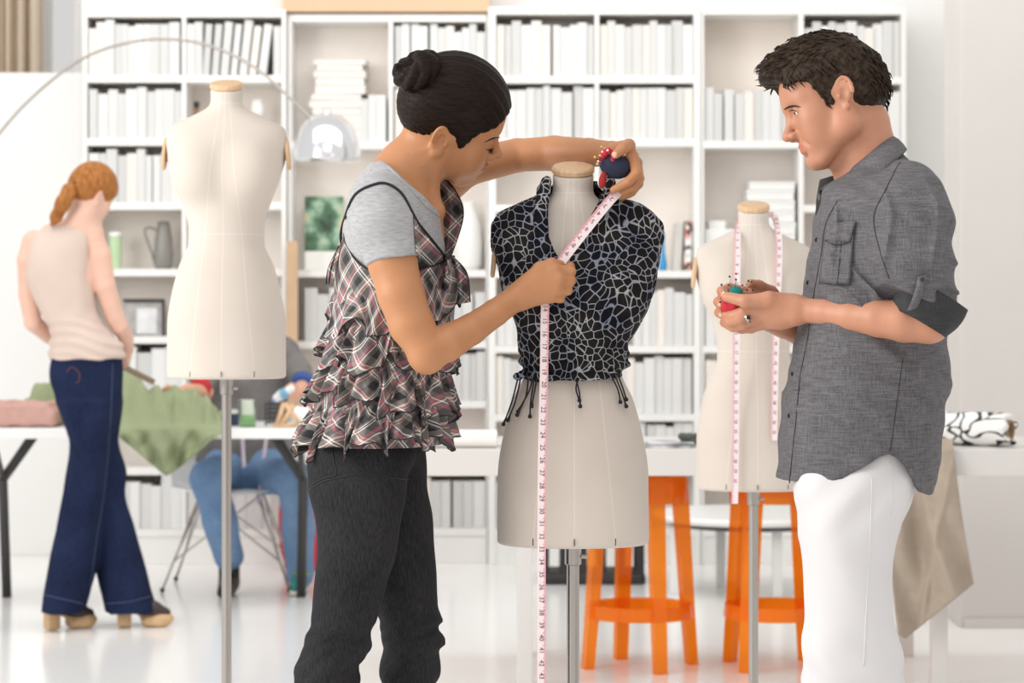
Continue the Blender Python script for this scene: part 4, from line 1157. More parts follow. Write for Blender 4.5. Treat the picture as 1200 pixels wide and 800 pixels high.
# ---- wire chair of the seated person
kd = 11.1; kx = P(272, 0, kd)[0]
ch = thing('chair', 'white shell armchair on thin wire legs under the seated person', 'chair', (kx, kd, 0))
G = []
for i in range(20):
    u = i / 19; row = []
    for j in range(41):
        a = (j / 40 - .5) * 2 * 2.25     # angle from the back
        hgt = .16 * max(0, math.cos(a * .5)) ** 2.2 + .19 * (1 - abs(a) / 2.25) ** .5
        rx_ = .30 * (0.25 + .75 * min(1, u * 1.6)) ; ry_ = .27 * (0.25 + .75 * min(1, u * 1.6))
        w = max(0, u - .35) / .65
        row.append((kx + rx_ * math.sin(a), kd + .0 + ry_ * math.cos(a) + .06 * w * max(0, math.cos(a)), .425 + .02 * u + hgt * w ** 1.4))
    G.append(row)
MB().grid(G, th=.008).build('shell', M['white'], ch, smooth=True)
MB().lathe([(0, .405), (.12, .408), (.2, .42), (.2, .43), (0, .424)], (kx, kd - .04, 0), 32).build('seat_pan', M['white'], ch, smooth=True)
for sx_, sy_ in ((-1, -1), (1, -1), (1, 1), (-1, 1)):
    MB().tube([(kx + sx_ * .12, kd + sy_ * .1 - .03, .415), (kx + sx_ * .27, kd + sy_ * .22 - .02, .01)], .005, 8).build('leg', M['steel'], ch, smooth=True)
    MB().sphere((kx + sx_ * .27, kd + sy_ * .22 - .02, .011), .011).build('foot', M['black'], ch, smooth=True)
m = MB()
for (a, b) in (((-1, -1), (1, -1)), ((1, -1), (1, 1)), ((1, 1), (-1, 1)), ((-1, 1), (-1, -1))):
    m.tube([(kx + a[0] * .225, kd + a[1] * .185 - .02, .13), (kx + b[0] * .13, kd + b[1] * .11 - .03, .40)], .0035, 6)
    m.tube([(kx + b[0] * .225, kd + b[1] * .185 - .02, .13), (kx + a[0] * .13, kd + a[1] * .11 - .03, .40)], .0035, 6)
m.build('cross_wires', M['steel'], ch, smooth=True)
# ================================================================== THE WOMAN IN FRONT
W = lambda x, y, d=0.0: P(x, y, 5.0 + d)
wr = thing('person', 'dark-haired woman with a bun in a grey T-shirt and ruffled plaid top, measuring the scarf', 'person', P(440, 1113, 4.9) * np.array([1, 1, 0]))
SK = skin('warm_skin', rgb(186, 129, 88)); LIP = skin('lip_skin', rgb(168, 96, 84)); NAIL = skin('nail', rgb(226, 182, 160))
HO, HRt, HK = W(522, 143.5, .0), rotm(12, 20, 33), 1.03
s = SDF(); head(s, HO, HRt, HK, lids=1.2)
# neck and upper trunk
s.chain([W(458, 226, .0), W(478, 198, 0), W(506, 168, .0)], [.062, .054, .052], k=.03)
s.cap(W(452, 222, -.03), W(447, 240, -.15), .045, .05, k=.04); s.cap(W(462, 222, .04), W(478, 235, .15), .045, .05, k=.04)
s.ell(W(470, 275, 0), (.085, .12, .085), k=.06)
s.ell(W(455, 380, 0), (.075, .10, .16), k=.06); s.ell(W(435, 520, 0), (.075, .10, .09), k=.06)
s.cap(W(488, 222, -.005), W(513, 246, -.02), .022, .014, k=.02)
s.cap(W(512, 192, -.035), W(508, 236, -.012), .006, .005, k=.02)        # neck cord
# near arm
s.chain([W(452, 258, -.165), W(460, 308, -.19), W(470, 345, -.205), W(482, 380, -.213), W(500, 410, -.215)], [.050, .0455, .0435, .0415, .036], k=.007)
s.chain([W(500, 412, -.215), W(525, 401, -.20), W(552, 386, -.175), W(580, 366.5, -.14), W(606, 348, -.108)], [.037, .0345, .0292, .0258, .0245], k=.005)
s.ell(W(500.5, 418, -.213), .0335, k=.008)
# near fist
wr0 = W(606, 348, -.108)
mc_ = [(W(650, 316, -.118), .0125), (W(655, 327, -.124), .0125), (W(652, 339, -.122), .012), (W(644, 348, -.114), .0115)]
for p, r in mc_: s.cap(wr0 + (p - wr0) * .08, p, .0200, r, k=.014)
s.ell(W(628, 335, -.105), (.026, .017, .020), k=.02)
F1 = [([W(650, 316, -.118), W(669, 318, -.112), W(668, 312, -.087), W(656, 310, -.082)], [.0115, .0098, .0088, .0078]),
      ([W(655, 328, -.124), W(668.5, 329, -.112), W(664, 326, -.086), W(650, 326, -.080)], [.0118, .0100, .009, .0085]),
      ([W(652, 339, -.122), W(665, 340, -.110), W(660, 336, -.085), W(648, 335, -.078)], [.0115, .0098, .009, .0085]),
      ([W(644, 348, -.114), W(656.5, 349.5, -.104), W(652, 346, -.083), W(642, 344, -.077)], [.0105, .0088, .008, .0075])]
for p, r in F1: s.chain(p, r, k=.0035, k0=.006)
s.chain([W(618, 334, -.112), W(633, 315, -.112), W(646, 309, -.104), W(657, 309.5, -.094)], [.0185, .0135, .0108, .0085], k=.006, k0=.014)
# far arm
s.chain([W(496, 236, .165), W(545, 196, .20), W(606, 182, .235)], [.045, .039, .0345], k=.007)
s.chain([W(606, 182, .235), W(650, 179.5, .205), W(690, 179, .12), W(716, 180, .05)], [.0335, .0355, .0290, .0245], k=.005)
wr1 = W(716, 180, .05)
for p, r in ((W(741, 183, -.035), .0115), (W(745, 191, -.015), .0120), (W(744.5, 199, .005), .0115), (W(741, 206, .02), .011)): s.cap(wr1 + (p - wr1) * .1, p, .018, r, k=.014)
F2 = [([W(741, 184, -.035), W(746, 203, -.058), W(736, 213, -.066), W(719, 222.5, -.060)], [.0115, .0098, .0088, .0075]),
      ([W(745, 191, -.015), W(749, 209, -.036), W(741, 219.5, -.044), W(725, 227, -.042)], [.0120, .0100, .009, .0078]),
      ([W(744.5, 199, .005), W(748, 215, -.012), W(740, 225, -.020), W(728, 230, -.018)], [.0115, .0098, .0088, .0075]),
      ([W(741, 206, .02), W(743, 219, .006), W(737, 227, .0), W(728, 231, .002)], [.0105, .0088, .008, .007])]
for p, r in F2: s.chain(p, r, k=.003, k0=.006)
s.chain([W(720, 176, -.002), W(737, 170, -.042), W(730, 174, -.066), W(721.5, 181, -.072)], [.0165, .0118, .0108, .0085], k=.005, k0=.012)
mouth = HO + HRt @ (np.array((.099, 0, -.0575)) * HK)
def wmat(c):
    q = ((c - mouth) @ HRt) / HK
    m = np.zeros(len(c), int)
    m[(np.abs(q[:, 1]) < .021) & (np.abs(q[:, 2]) < .0095 * (1 - (q[:, 1] / .024) ** 2) + .001) & (q[:, 0] > -.010)] = 1
    m[np.linalg.norm(c - W(719, 181.5, -.0795), axis=1) < .0065] = 2
    return m
BW = s.mesh('body', .0026, wmat, relax=2)
body_w = finish('body', BW, [SK, LIP, NAIL], wr)
TW = bvh([BW]); BWo = wloc(wr).translation
TW = BVHTree.FromPolygons([tuple(Vector(q.co) + BWo) for q in BW.vertices], [tuple(p.vertices) for p in BW.polygons])
HBW = hair_mat('dark_brown_hair', rgb(20, 14, 11), rgb(40, 28, 22))
def strand(name, pts, r, m, parent, tree, off=-.001, taper=True, n=16):
    q = hits(tree, pts, n, off); rr = [r * (math.sin(math.pi * (.12 + .8 * i / (n - 1))) if taper else 1) for i in range(n)]
    return MB().tube(q, rr, 8).build(name, m, parent, smooth=True)
strand('eyebrow', [(567.5, 166.5), (574, 163.3), (580, 161.2), (586, 161.0)], .0022, HBW, wr, TW)
strand('eyelashes', [(569, 175.2), (573, 175.6), (577, 174.6), (581, 172)], .0014, HBW, wr, TW)
# hair
s = SDF(); s.frame(HO, HRt, HK)
s.ell((.001, 0, .053), (.1005, .0835, .092), k=.01); s.ell((-.040, 0, .024), (.062, .070, .064), k=.03); s.ell((.046, 0, .040), (.0555, .066, .062), k=.03)
for g in (-1, 1): s.cap((.036, g * .068, .02), (.034, g * .0685, -.004), .010, .004, k=.015)
s.plane((.094, 0, .068), (.80, 0, -.60), k=.006)
for g in (-1, 1): s.ell((-.008, g * .085, -.006), (.022, .024, .026), k=.006, op='s')
for g in (-1, 1): s.ell((.083, g * .055, .012), (.040, .035, .034), k=.012, op='s')
s.frame()
def comb(X, Y, Z):
    q = np.stack([X - HO[0] + 0 * (Y + Z), Y - HO[1] + 0 * (X + Z), Z - HO[2] + 0 * (X + Y)], -1) @ HRt
    a = np.arctan2(q[..., 1], q[..., 2] - .0 + .35 * (q[..., 0] + .1)); return .0009 * np.sin(a * 46) + .0006 * np.sin(a * 97 + 1)
s.func(comb)
hw = finish('hair', s.mesh('hair', .003, relax=1), HBW, wr)
# bun: coiled braid
s = SDF()
cB = HO + HRt @ (np.array((-.075, -.0, .122)) * HK)
cB = P(490, 84, cB[1])
nB = (cB - HO) / np.linalg.norm(cB - HO); e1 = np.cross(nB, [0, 1, 0]); e1 /= np.linalg.norm(e1); e2 = np.cross(nB, e1)
for ph in (0, 2.1, 4.2):
    pts = []
    for i in range(46):
        a = i * 2 * math.pi * 1.55 / 45; tw = a * 2.6 + ph; R0_ = .031 - .0125 * max(0, i - 28) / 17; lift = .004 + .014 * max(0, i - 28) / 17
        pts.append(cB + (R0_ + .0105 * math.cos(tw)) * (math.cos(a) * e1 + math.sin(a) * e2) + nB * (lift + .0105 * math.sin(tw)))
    s.chain(pts, [.0105] * 46, k=.002)
s.ell(cB - nB * .010, .026, k=.01)
s.chain([cB + .03 * e1, P(468, 84, cB[1]), P(466, 79, cB[1] - .01)], [.012, .013, .009], k=.004)
finish('bun', s.mesh('bun', .0025, relax=1), HBW, wr)

# T-shirt
def jersey():
    t = NT('grey_marl_jersey'); b = t.b; b.inputs['Roughness'].default_value = .9
    tc = t.new('ShaderNodeTexCoord'); mp = t.new('ShaderNodeMapping'); mp.inputs['Scale'].default_value = (30, 30, 190); t.link(tc.outputs['Object'], mp.inputs[0])
    n = t.new('ShaderNodeTexNoise'); n.inputs['Scale'].default_value = 2.2; n.inputs['Detail'].default_value = 4; t.link(mp.outputs[0], n.inputs[0])
    t.link(t.ramp(n.outputs['Fac'], [(.3, rgb(150, 149, 151)), (.7, rgb(178, 177, 178))]), b.inputs['Base Color']); return t.m
def rows_px(rows, dc, D0):
    out = []
    for y, a, b, ry in rows:
        sc = F / (D0 + dc); p0 = P(a, y, D0 + dc); p1 = P(b, y, D0 + dc); out.append((p0[2], (p0[0] + p1[0]) / 2, D0 + dc, (p1[0] - p0[0]) / 2, ry))
    return out
s = SDF()
s.chain([W(444, 244, -.150), W(450, 268, -.178), W(461, 304, -.191), W(468, 330, -.199)], [.060, .0575, .0505, .046], k=.012)
pl = W(461, 306.5, -.192); dn = W(468, 345, -.2) - W(460, 300, -.188); dn = dn / np.linalg.norm(dn)
def hemcut(X, Y, Z):
    d = (X - pl[0]) * dn[0] + (Y - pl[1]) * dn[1] + (Z - pl[2]) * dn[2]; return np.maximum(-d, np.maximum(Y - 4.86, 0 * d - 1))
s.ops.append(('s', hemcut, None, None, .003))
s.loft(rows_px([(178, 447, 478, .05), (190, 436, 492, .085), (203, 426, 503, .130), (220, 414, 511, .165), (245, 406, 516, .178), (270, 402, 519, .172), (295, 402, 522, .158), (330, 404, 518, .138), (380, 402, 510, .128), (420, 396, 505, .125)], 0, 5.0), p=2.3, k=.03)
s.chain([W(478, 240, .150), W(505, 222, .172), W(535, 203, .176)], [.058, .053, .048], k=.03)
pa, pb = W(454, 192, 0), W(518, 251, 0); nn = np.array([-(pb - pa)[2], 0, (pb - pa)[0]]); nn /= np.linalg.norm(nn)
s.plane(pa, nn, k=.004)
s.chain([W(470, 190, -.02), W(500, 222, -.015), W(525, 250, .0)], [.052, .046, .036], k=.012, op='s')
s.func(wv(8, 42, .0022, 5, (1, 1, .8)))
s.func(lambda X, Y, Z: .0022 * np.sin((X * 60 + Z * 120) + 2 * np.sin(Z * 30)) * sstep(4.93, 4.86, Y) * sstep(1.33, 1.24, Z) * sstep(-.30, -.24, X))
TSm = s.mesh('t_shirt', .0032, relax=2)
tshirt = finish('t_shirt', TSm, jersey(), wr)
TT = BVHTree.FromPolygons([tuple(Vector(q.co) + BWo) for q in TSm.vertices], [tuple(p.vertices) for p in TSm.polygons])
q = [pl + np.array([0, 0, 0])]

# plaid
def plaid():
    t = NT('sheer_plaid'); b = t.b; b.inputs['Roughness'].default_value = .75
    uv = t.new('ShaderNodeUVMap'); sp = t.new('ShaderNodeSeparateXYZ'); t.link(uv.outputs[0], sp.inputs[0])
    u = t.math('MULTIPLY', t.math('ADD', sp.outputs[0], sp.outputs[1]), .7071 / .105); v = t.math('MULTIPLY', t.math('SUBTRACT', sp.outputs[0], sp.outputs[1]), .7071 / .105)
    g, dk, wh, pk, yl = rgb(104, 98, 97), rgb(30, 27, 29), rgb(246, 238, 228), rgb(186, 104, 118), rgb(214, 202, 160)
    st = [(0, dk), (.16, g), (.20, wh), (.225, dk), (.25, wh), (.275, g), (.40, pk), (.46, g), (.485, wh), (.51, g), (.60, dk), (.72, rgb(140, 134, 128)), (.80, wh), (.825, pk), (.86, yl), (.875, g)]
    a = t.ramp(t.math('FRACT', u), st, 'CONSTANT'); c = t.ramp(t.math('FRACT', v), st, 'CONSTANT')
    t.link(t.mix(.5, a, c), b.inputs['Base Color']); b.inputs['Sheen Weight'].default_value = .1; return t.m
PL = plaid()
BIND = mat('black_binding', rgb(30, 27, 28), .7)
tun = [(258, 408, 521, .150), (300, 399, 527, .152), (340, 397, 529, .148), (380, 395, 526, .142), (420, 388, 522, .142), (460, 380, 517, .146), (500, 367, 515, .154), (522, 365, 512, .154)]
def tun_at(y):
    A = np.array(tun); return [np.interp(y, A[:, 0], A[:, i]) for i in (1, 2, 3)]
def tier(y_top, hgt, flare, amp, nf, seed, u0=0.0, parent=None, name='ruffle', th_rng=(0, 2 * math.pi), scal=.15, nv=14, xoff=0):
    """one gathered band round the body: y_top(theta) in photo rows, theta 0 = front (+X), pi/2 = far side"""
    r = np.random.default_rng(seed); ph = r.uniform(0, 6.28, 6); nu = 420; G = []; uv = []
    full = th_rng[1] - th_rng[0] > 6.2
    ths = np.linspace(th_rng[0], th_rng[1], nu, endpoint=not full); al = 0; prev = None
    for j in range(nv):
        v = j / (nv - 1); row = []
        al = 0; prev = None
        for t_ in ths:
            y = y_top(t_) + hgt * v * (1 + scal * math.sin(nf * .5 * t_ + ph[0]) + .08 * math.sin(nf * t_ + ph[4]))
            a, b, ry = tun_at(min(y, 522)); cx = (a + b) / 2; rx = (b - a) / 2 * 5.0 / F
            tt = t_ + .10 * v * math.sin(nf * t_ * .5 + ph[3])
            w = math.sin(nf * t_ + ph[1] + .6 * math.sin(nf * .37 * t_ + ph[2])); w2 = math.sin(nf * 2.3 * t_ + ph[5])
            e = .004 + flare * v ** 1.2 + amp * (v ** .8) * (.5 + .5 * w) + amp * .22 * (.3 + v) * w2
            q = P(cx, y, 5.0); p = np.array([q[0] + (rx + e) * math.cos(tt) + xoff, 5.0 + (ry + e) * math.sin(tt), q[2]])
            row.append(p); uv.append((t_ * .19 + u0, v * hgt * 5.0 / F * 1.1 + u0 * .6))
        G.append(row)
    m = MB(); m.grid(G, closeu=full); m.uv = uv
    o = m.build(name, PL, parent, smooth=True)
    hem = MB(); hem.tube(G[-1] + ([G[-1][0]] if full else []), .0011, 5); hem.build('hem_binding', BIND, o, smooth=True)
    return o
tunic = None
# bodice
m = MB(); G = []; uv = []; nu = 120
for j in range(26):
    f = j / 25; row = []; al = 0; prev = None
    for i in range(nu):
        th = 2 * math.pi * i / nu
        # armhole / neckline: high at the front point and the back, low under the arms
        side = abs(math.sin(th)); ytop = 300 + 22 * side ** 2 - (38 if math.cos(th) < 0 else 0) * (abs(math.cos(th)) ** 3)
        y = ytop + (520 - ytop) * f
        a, b, ry = tun_at(y); cx = (a + b) / 2; rx = (b - a) / 2 * 5.0 / F
        e = .0075 + .0016 * math.sin(14 * th + 3 * f)
        q = P(cx, y, 5.0); p = np.array([q[0] + (rx + e) * math.cos(th), 5.0 + (ry + e) * math.sin(th), q[2]])
        if prev is not None: al += math.hypot(p[0] - prev[0], p[1] - prev[1])
        prev = p; row.append(p); uv.append((al, (y - 260) * 5.0 / F))
    G.append(row)
m.grid(G, closeu=True); m.uv = uv; tunic = m.build('ruffled_top', PL, wr, smooth=True)
MB().tube(list(G[0]) + [G[0][0]], .0018, 6).build('neck_binding', BIND, tunic, smooth=True)
tier(lambda t: 314 - 14 * math.cos(t) + 12 * abs(math.sin(t)), 56, .010, .009, 13, 1, 0, wr, scal=.22)
tier(lambda t: 366 + 10 * math.cos(t) + 10 * math.sin(2 * t), 58, .010, .018, 17, 2, .31, wr)
tier(lambda t: 418 + 8 * math.cos(t) - 8 * math.sin(2 * t), 54, .012, .026, 21, 3, .63, wr)
tier(lambda t: 464 - 2 * math.cos(t) + 5 * math.sin(2 * t), 54, .008, .026, 24, 4, .92, wr)
# near shoulder strap
sp = hits(TT, [(402, 292), (399, 278), (403, 258), (416, 228), (440, 215.5), (456, 216), (472, 228), (486, 254), (497, 272), (522, 302)], 40, .002)
MB().tube(sp, .0028, 8, flat=1).build('shoulder_strap', BIND, wr, smooth=True)
# front bib between the sleeve and the neckline
def sheet(name, L, Rr, parent, dl, dr, n=26, mth=18, wob=.004, seed=0, u0=0.0, frq=4.0):
    """cloth strip between two photo-space edge lines, depths dl/dr added to 5.0"""
    A = spline([(a, b, 0) for a, b in L], n); B = spline([(a, b, 0) for a, b in Rr], n); G = []; uv = []
    r = np.random.default_rng(seed); ph = r.uniform(0, 6.28, 3)
    for i in range(n):
        row = []
        f = i / (n - 1)
        for j in range(mth):
            w = j / (mth - 1); x = A[i, 0] + (B[i, 0] - A[i, 0]) * w; y = A[i, 1] + (B[i, 1] - A[i, 1]) * w
            d0 = np.interp(f, np.linspace(0, 1, len(dl)), dl); d1 = np.interp(f, np.linspace(0, 1, len(dr)), dr)
            d = d0 + (d1 - d0) * w + wob * math.sin(frq * math.pi * w + 5 * f + ph[0]) * w
            p = W(x, y, d); row.append(p); uv.append((x * .00167 + u0, y * .00167 + u0 * .7))
        G.append(row)
    m = MB(); m.grid(G, th=.0); m.uv = uv; o = m.build(name, PL, parent, smooth=True)
    MB().tube([g[-1] for g in G], .0013, 5).build('hem_binding', BIND, o, smooth=True); return o
sheet('strap_ruffle', [(510, 203), (511, 230), (514, 262), (519, 303)], [(514, 200), (533, 222), (543, 252), (528, 302)], wr, [.09, .06, .03, .0], [.06, .03, .0, -.02], wob=.012, seed=2, u0=.2)
sheet('strap_ruffle', [(521, 296), (524, 325), (528, 358)], [(530, 300), (547, 320), (551, 354)], wr, [-.02, -.03, -.05], [-.02, -.04, -.06], wob=.014, seed=3, u0=.5)
G = []; uv = []
for i in range(14):
    v = i / 13; row = []
    for j in range(14):
        u = j / 13; a = np.array((485.0, 254)) * (1 - u) + np.array((524.0, 302)) * u; b = np.array((489.0, 322)) * (1 - u) + np.array((527.0, 345)) * u; q = a + (b - a) * v
        row.append(hit(TT, q[0], q[1], .005, 4.86)); uv.append((q[0] * .00167 + .3, q[1] * .00167))
    G.append(row)
m = MB(); m.grid(G); m.uv = uv; fp = m.build('front_panel', PL, wr, smooth=True)
MB().tube(G[0], .0016, 6).build('hem_binding', BIND, fp, smooth=True)
MB().tube(hits(TT, [(455, 195), (470, 210), (488, 229.5), (503, 245), (517, 255)], 30, .0005), .0022, 6).build('neckline', jersey(), tshirt, smooth=True)
sheet('back_ruffle', [(400, 284), (394, 310), (388, 332)], [(397, 288), (385, 314), (382, 333)], wr, [-.06, -.06, -.06], [-.04, -.03, -.04], wob=.01, seed=5, u0=.35)

# jeans
s = SDF()
DN, DF_ = -.083, .083
near = [(500, 390, 458, .060), (524, 370, 470, .068), (548, 360, 476, .080), (570, 361, 476, .092), (605, 370, 471, .092), (660, 370, 460, .082), (700, 367, 449, .075), (730, 363, 441, .070), (765, 353, 431, .068), (800, 341, 420, .066), (870, 336, 408, .062), (1000, 340, 400, .052), (1085, 338, 398, .050)]
far = [(500, 404, 488, .060), (524, 400, 498, .068), (548, 398, 501, .080), (570, 400, 500, .092), (605, 408, 506, .090), (660, 426, 511, .080), (700, 436, 513, .074), (730, 444, 518, .070), (765, 449, 518, .066), (800, 444, 511, .064), (870, 440, 502, .060), (1000, 446, 500, .05), (1092, 446, 500, .05)]
s.loft(rows_px(near, DN, 5.0), p=2.2); s.loft(rows_px(far, DF_, 5.0), p=2.2, k=.012)
s.ell(W(425, 530, 0), (.10, .11, .06), k=.05)
zk = W(0, 715)[2]
def creases(X, Y, Z):
    a = sstep(zk + .02, zk - .05, Z)
    return a * (.0085 * np.sin(Z * 105 + X * 55 + 2.4 * np.sin(X * 26 + Y * 19) + 1.4 * np.sin(Z * 37 + Y * 8)) * (.55 + .45 * np.sin(X * 31 + Z * 23 + Y * 11)) + .0035 * (1 - np.abs(np.sin(Z * 80 - X * 60 + Y * 30 + 1.5 * np.sin(Z * 31)))) ** 2) + .0013 * np.sin(Z * 45 + X * 60 + Y * 30)
s.func(creases); s.func(wv(17, 18, .003, 4))
def denim(name, a, b):
    t = NT(name); bb = t.b; bb.inputs['Roughness'].default_value = .9; bb.inputs['Specular IOR Level'].default_value = .12
    tc = t.new('ShaderNodeTexCoord'); mp = t.new('ShaderNodeMapping'); mp.inputs['Scale'].default_value = (300, 300, 40); t.link(tc.outputs['Object'], mp.inputs[0])
    n = t.new('ShaderNodeTexNoise'); n.inputs['Scale'].default_value = 1.5; n.inputs['Detail'].default_value = 5; t.link(mp.outputs[0], n.inputs[0])
    n2 = t.new('ShaderNodeTexNoise'); n2.inputs['Scale'].default_value = 6; n2.inputs['Detail'].default_value = 3; t.link(tc.outputs['Object'], n2.inputs[0])
    f = t.math('ADD', t.math('MULTIPLY', n.outputs['Fac'], .6), t.math('MULTIPLY', n2.outputs['Fac'], .4))
    t.link(t.ramp(f, [(.38, a), (.62, b)]), bb.inputs['Base Color']); t.bump(n.outputs['Fac'], .25, .001); return t.m
DK = denim('charcoal_denim', rgb(30, 30, 32), rgb(52, 51, 53))
JW = s.mesh('jeans', .005, relax=2)
jeans = finish('jeans', JW, DK, wr)
TJ = BVHTree.FromPolygons([tuple(Vector(q.co) + BWo) for q in JW.vertices], [tuple(p.vertices) for p in JW.polygons])
SEAM = mat('jean_seam', rgb(30, 30, 33), .8)
for nm, pp in (('pocket_seam', [(389, 524), (391, 540), (394, 556), (380, 560), (363, 569)]), ('yoke_seam', [(363, 573), (385, 562), (430, 556), (478, 562)]), ('side_seam', [(471, 590), (462, 640), (450, 690), (441, 722)])):
    MB().tube(hits(TJ, pp, 30, .0002), .0016, 6).build(nm, SEAM, jeans, smooth=True)
for hx, hd in ((350, -.083), (455, .083)):
    s = SDF(); h0 = W(hx, 1113, hd); h0[2] = 0; s_ = SDF(); shoe(s_, h0 + [-.02, 0, 0], h0 + [.19, .01, 0]); s_.plane((0, 0, .004), (0, 0, -1))
    finish('shoe', s_.mesh('shoe', .006, relax=2), mat('black_leather', rgb(30, 28, 28), .35), wr)

# pin cushion in her far hand
pc = thing('pin_cushion', 'navy pin cushion with a red top full of pins in the woman\'s hand', 'pin cushion', W(721, 208, -.035))
c = W(720.5, 194, -.040); Rc = rotm(0, 25, 0)
s = SDF(); s.ell(c, (.0315, .026, .0245), R=Rc, k=.004); s.func(wv(31, 90, .0006))
finish('cushion', s.mesh('c', .002), mat('navy_felt', rgb(38, 44, 66), .85, var=.15, vscale=40), pc)
RED = mat('red_felt', rgb(196, 40, 56), .8, var=.12, vscale=40)
s = SDF(); t0 = W(711, 184, -.046)
for i in range(9):
    a = i * .7; s.ell(t0 + np.array([.011 * math.cos(a) + .003, -.006 + .006 * math.sin(a * 2), .010 * math.sin(a)]), (.009, .008, .006), R=rotm(0, a * 50, 0), k=.003)
finish('gathered_top', s.mesh('g', .0018), RED, pc)
s = SDF(); s.ell(W(706, 212, -.05), (.0075, .007, .0155), R=rotm(0, 8, 0)); s.ell(W(708, 204, -.05), (.005, .005, .006), k=.004)
finish('strawberry_charm', s.mesh('g', .0018), mat('dark_red_felt', rgb(158, 32, 36), .8), pc)
PIN = [M['white'], mat('yellow_pin', rgb(232, 200, 110), .3), mat('dark_pin', rgb(60, 44, 40), .3)]
for i, (x, y, k) in enumerate(((709, 174, 1), (706, 178, 0), (703, 182, 1), (700, 186, 2), (701, 189, 0), (712, 176, 0), (714, 188, 0), (732, 181, 0), (700, 192, 1), (705, 172, 1), (697, 184, 1))):
    d = -.05 - .01 * (i % 3); tip = W(x, y, d); base_ = c + (tip - c) * .55
    m = MB(); m.tube([base_, tip], .0005, 5, mi=0); m.sphere(tip, .0023, 10, 7, mi=1); m.build('pin', [M['steel'], PIN[k]], pc, smooth=True)
# ================================================================== THE MAN
N = lambda x, y, d=0.0: P(x, y, 4.75 + d)
mr = thing('person', 'dark-haired man in a grey shirt with rolled sleeves and white trousers at right', 'person', P(1000, 1113, 4.75) * np.array([1, 1, 0]))
MO = wloc(mr).translation
def world_bvh(me, off): return BVHTree.FromPolygons([tuple(Vector(q.co) + off) for q in me.vertices], [tuple(p.vertices) for p in me.polygons])
SKM = skin('fair_tan_skin', rgb(190, 133, 104), .08); LIPM = skin('man_lip_skin', rgb(190, 116, 100)); NAILM = skin('man_nail', rgb(228, 180, 160))
KO, KR, KK = N(981.5, 124.5, 0), rotm(182, 20, 14), .935
s = SDF(); head(s, KO, KR, KK, male=True, lids=.0)
s.frame(KO, KR, KK)
for g in (-1, 1):                                            # open eye: socket slit showing the ball, smile fold
    s.cap((.0925, g * .024, .0065), (.0880, g * .0395, .0055), .0030, .0024, k=.0015, op='s')
    s.cap((.102, g * .020, -.034), (.088, g * .034, -.062), .0025, .0018, k=.008, op='s')
s.frame()
s.chain([N(1024, 218, 0), N(1014, 183, 0), N(1008, 148, 0)], [.056, .056, .056], k=.018)
s.cap(N(990, 186, 0), N(1002, 214, 0), .026, .032, k=.02)
s.ell(N(1030, 300, 0), (.075, .13, .16), k=.05); s.ell(N(1015, 440, 0), (.070, .10, .14), k=.06)
s.chain([N(1040, 215, 0), N(1066, 232, -.155), N(1074, 300, -.205), N(1086, 362, -.207), N(1088, 375, -.205)], [.05, .05, .045, .042, .041], k=.007)
s.chain([N(1088, 375, -.205), N(1060, 376, -.20), N(1030, 373, -.18), N(1000, 370, -.15), N(968, 366, -.115), N(940, 363, -.088)], [.0415, .0375, .0330, .0285, .0235, .0220], k=.005)
# near (left) hand
h0 = N(938, 363, -.087)
for p, r in ((N(893, 352, -.072), .0135), (N(889, 361, -.070), .0135), (N(890, 370, -.062), .013), (N(895, 378, -.05), .0125)): s.cap(h0 + (p - h0) * .12, p, .0205, r, k=.014)
s.ell(N(915, 366, -.07), (.027, .014, .028), k=.02)
for p, r in (([N(893, 353, -.072), N(872, 365, -.070), N(859, 370, -.052), N(851, 369, -.034)], [.0125, .0105, .0098, .0085]),
             ([N(889, 362, -.070), N(869, 373, -.064), N(856, 377, -.044), N(850, 375, -.026)], [.0125, .0108, .0098, .0085]),
             ([N(890, 371, -.062), N(872, 380, -.052), N(859, 383, -.032), N(853, 381, -.015)], [.012, .0100, .0092, .008]),
             ([N(895, 379, -.050), N(880, 385, -.038), N(869, 386, -.022), N(862, 385, -.008)], [.011, .0088, .008, .0072])): s.chain(p, r, k=.003, k0=.006)
s.chain([N(926, 357, -.085), N(901, 351, -.095), N(874, 353, -.092), N(851, 347.5, -.070)], [.0185, .0150, .0120, .0092], k=.005, k0=.012)
# far (right) arm and hand
s.chain([N(1040, 225, .155), N(1050, 330, .20), N(1010, 400, .185), N(960, 398, .14), N(924, 383, .085)], [.05, .045, .038, .031, .024], k=.005)
h1 = N(922, 380, .082)
for p, r in ((N(880, 345, .050), .013), (N(877, 355, .054), .013), (N(878, 366, .054), .0125), (N(882, 375, .05), .012)): s.cap(h1 + (p - h1) * .12, p, .020, r, k=.014)
for p, r in (([N(880, 345, .050), N(855, 338, .042), N(846, 341, .014), N(849, 345, -.004)], [.0125, .0105, .0096, .0085]),
             ([N(877, 355, .054), N(850, 351, .047), N(842, 353.5, .016), N(845, 357, -.003)], [.0125, .0105, .0096, .0085]),
             ([N(878, 366, .054), N(851, 364, .047), N(843, 366, .016), N(846, 369, -.002)], [.012, .0100, .0092, .008]),
             ([N(882, 375, .05), N(858, 376, .044), N(849, 378, .016), N(852, 380, .0)], [.011, .0092, .0084, .0074])): s.chain(p, r, k=.003, k0=.006)
s.chain([N(918, 362, .062), N(903, 343, .040), N(889, 335, .016), N(879, 332, -.004)], [.0175, .0135, .0110, .0085], k=.005, k0=.012)
mouth_m = KO + KR @ (np.array((.099, 0, -.0575)) * KK)
tips = [N(847, 345, -.014), N(842, 357, -.014), N(843, 369, -.012), N(849, 380, -.010)]
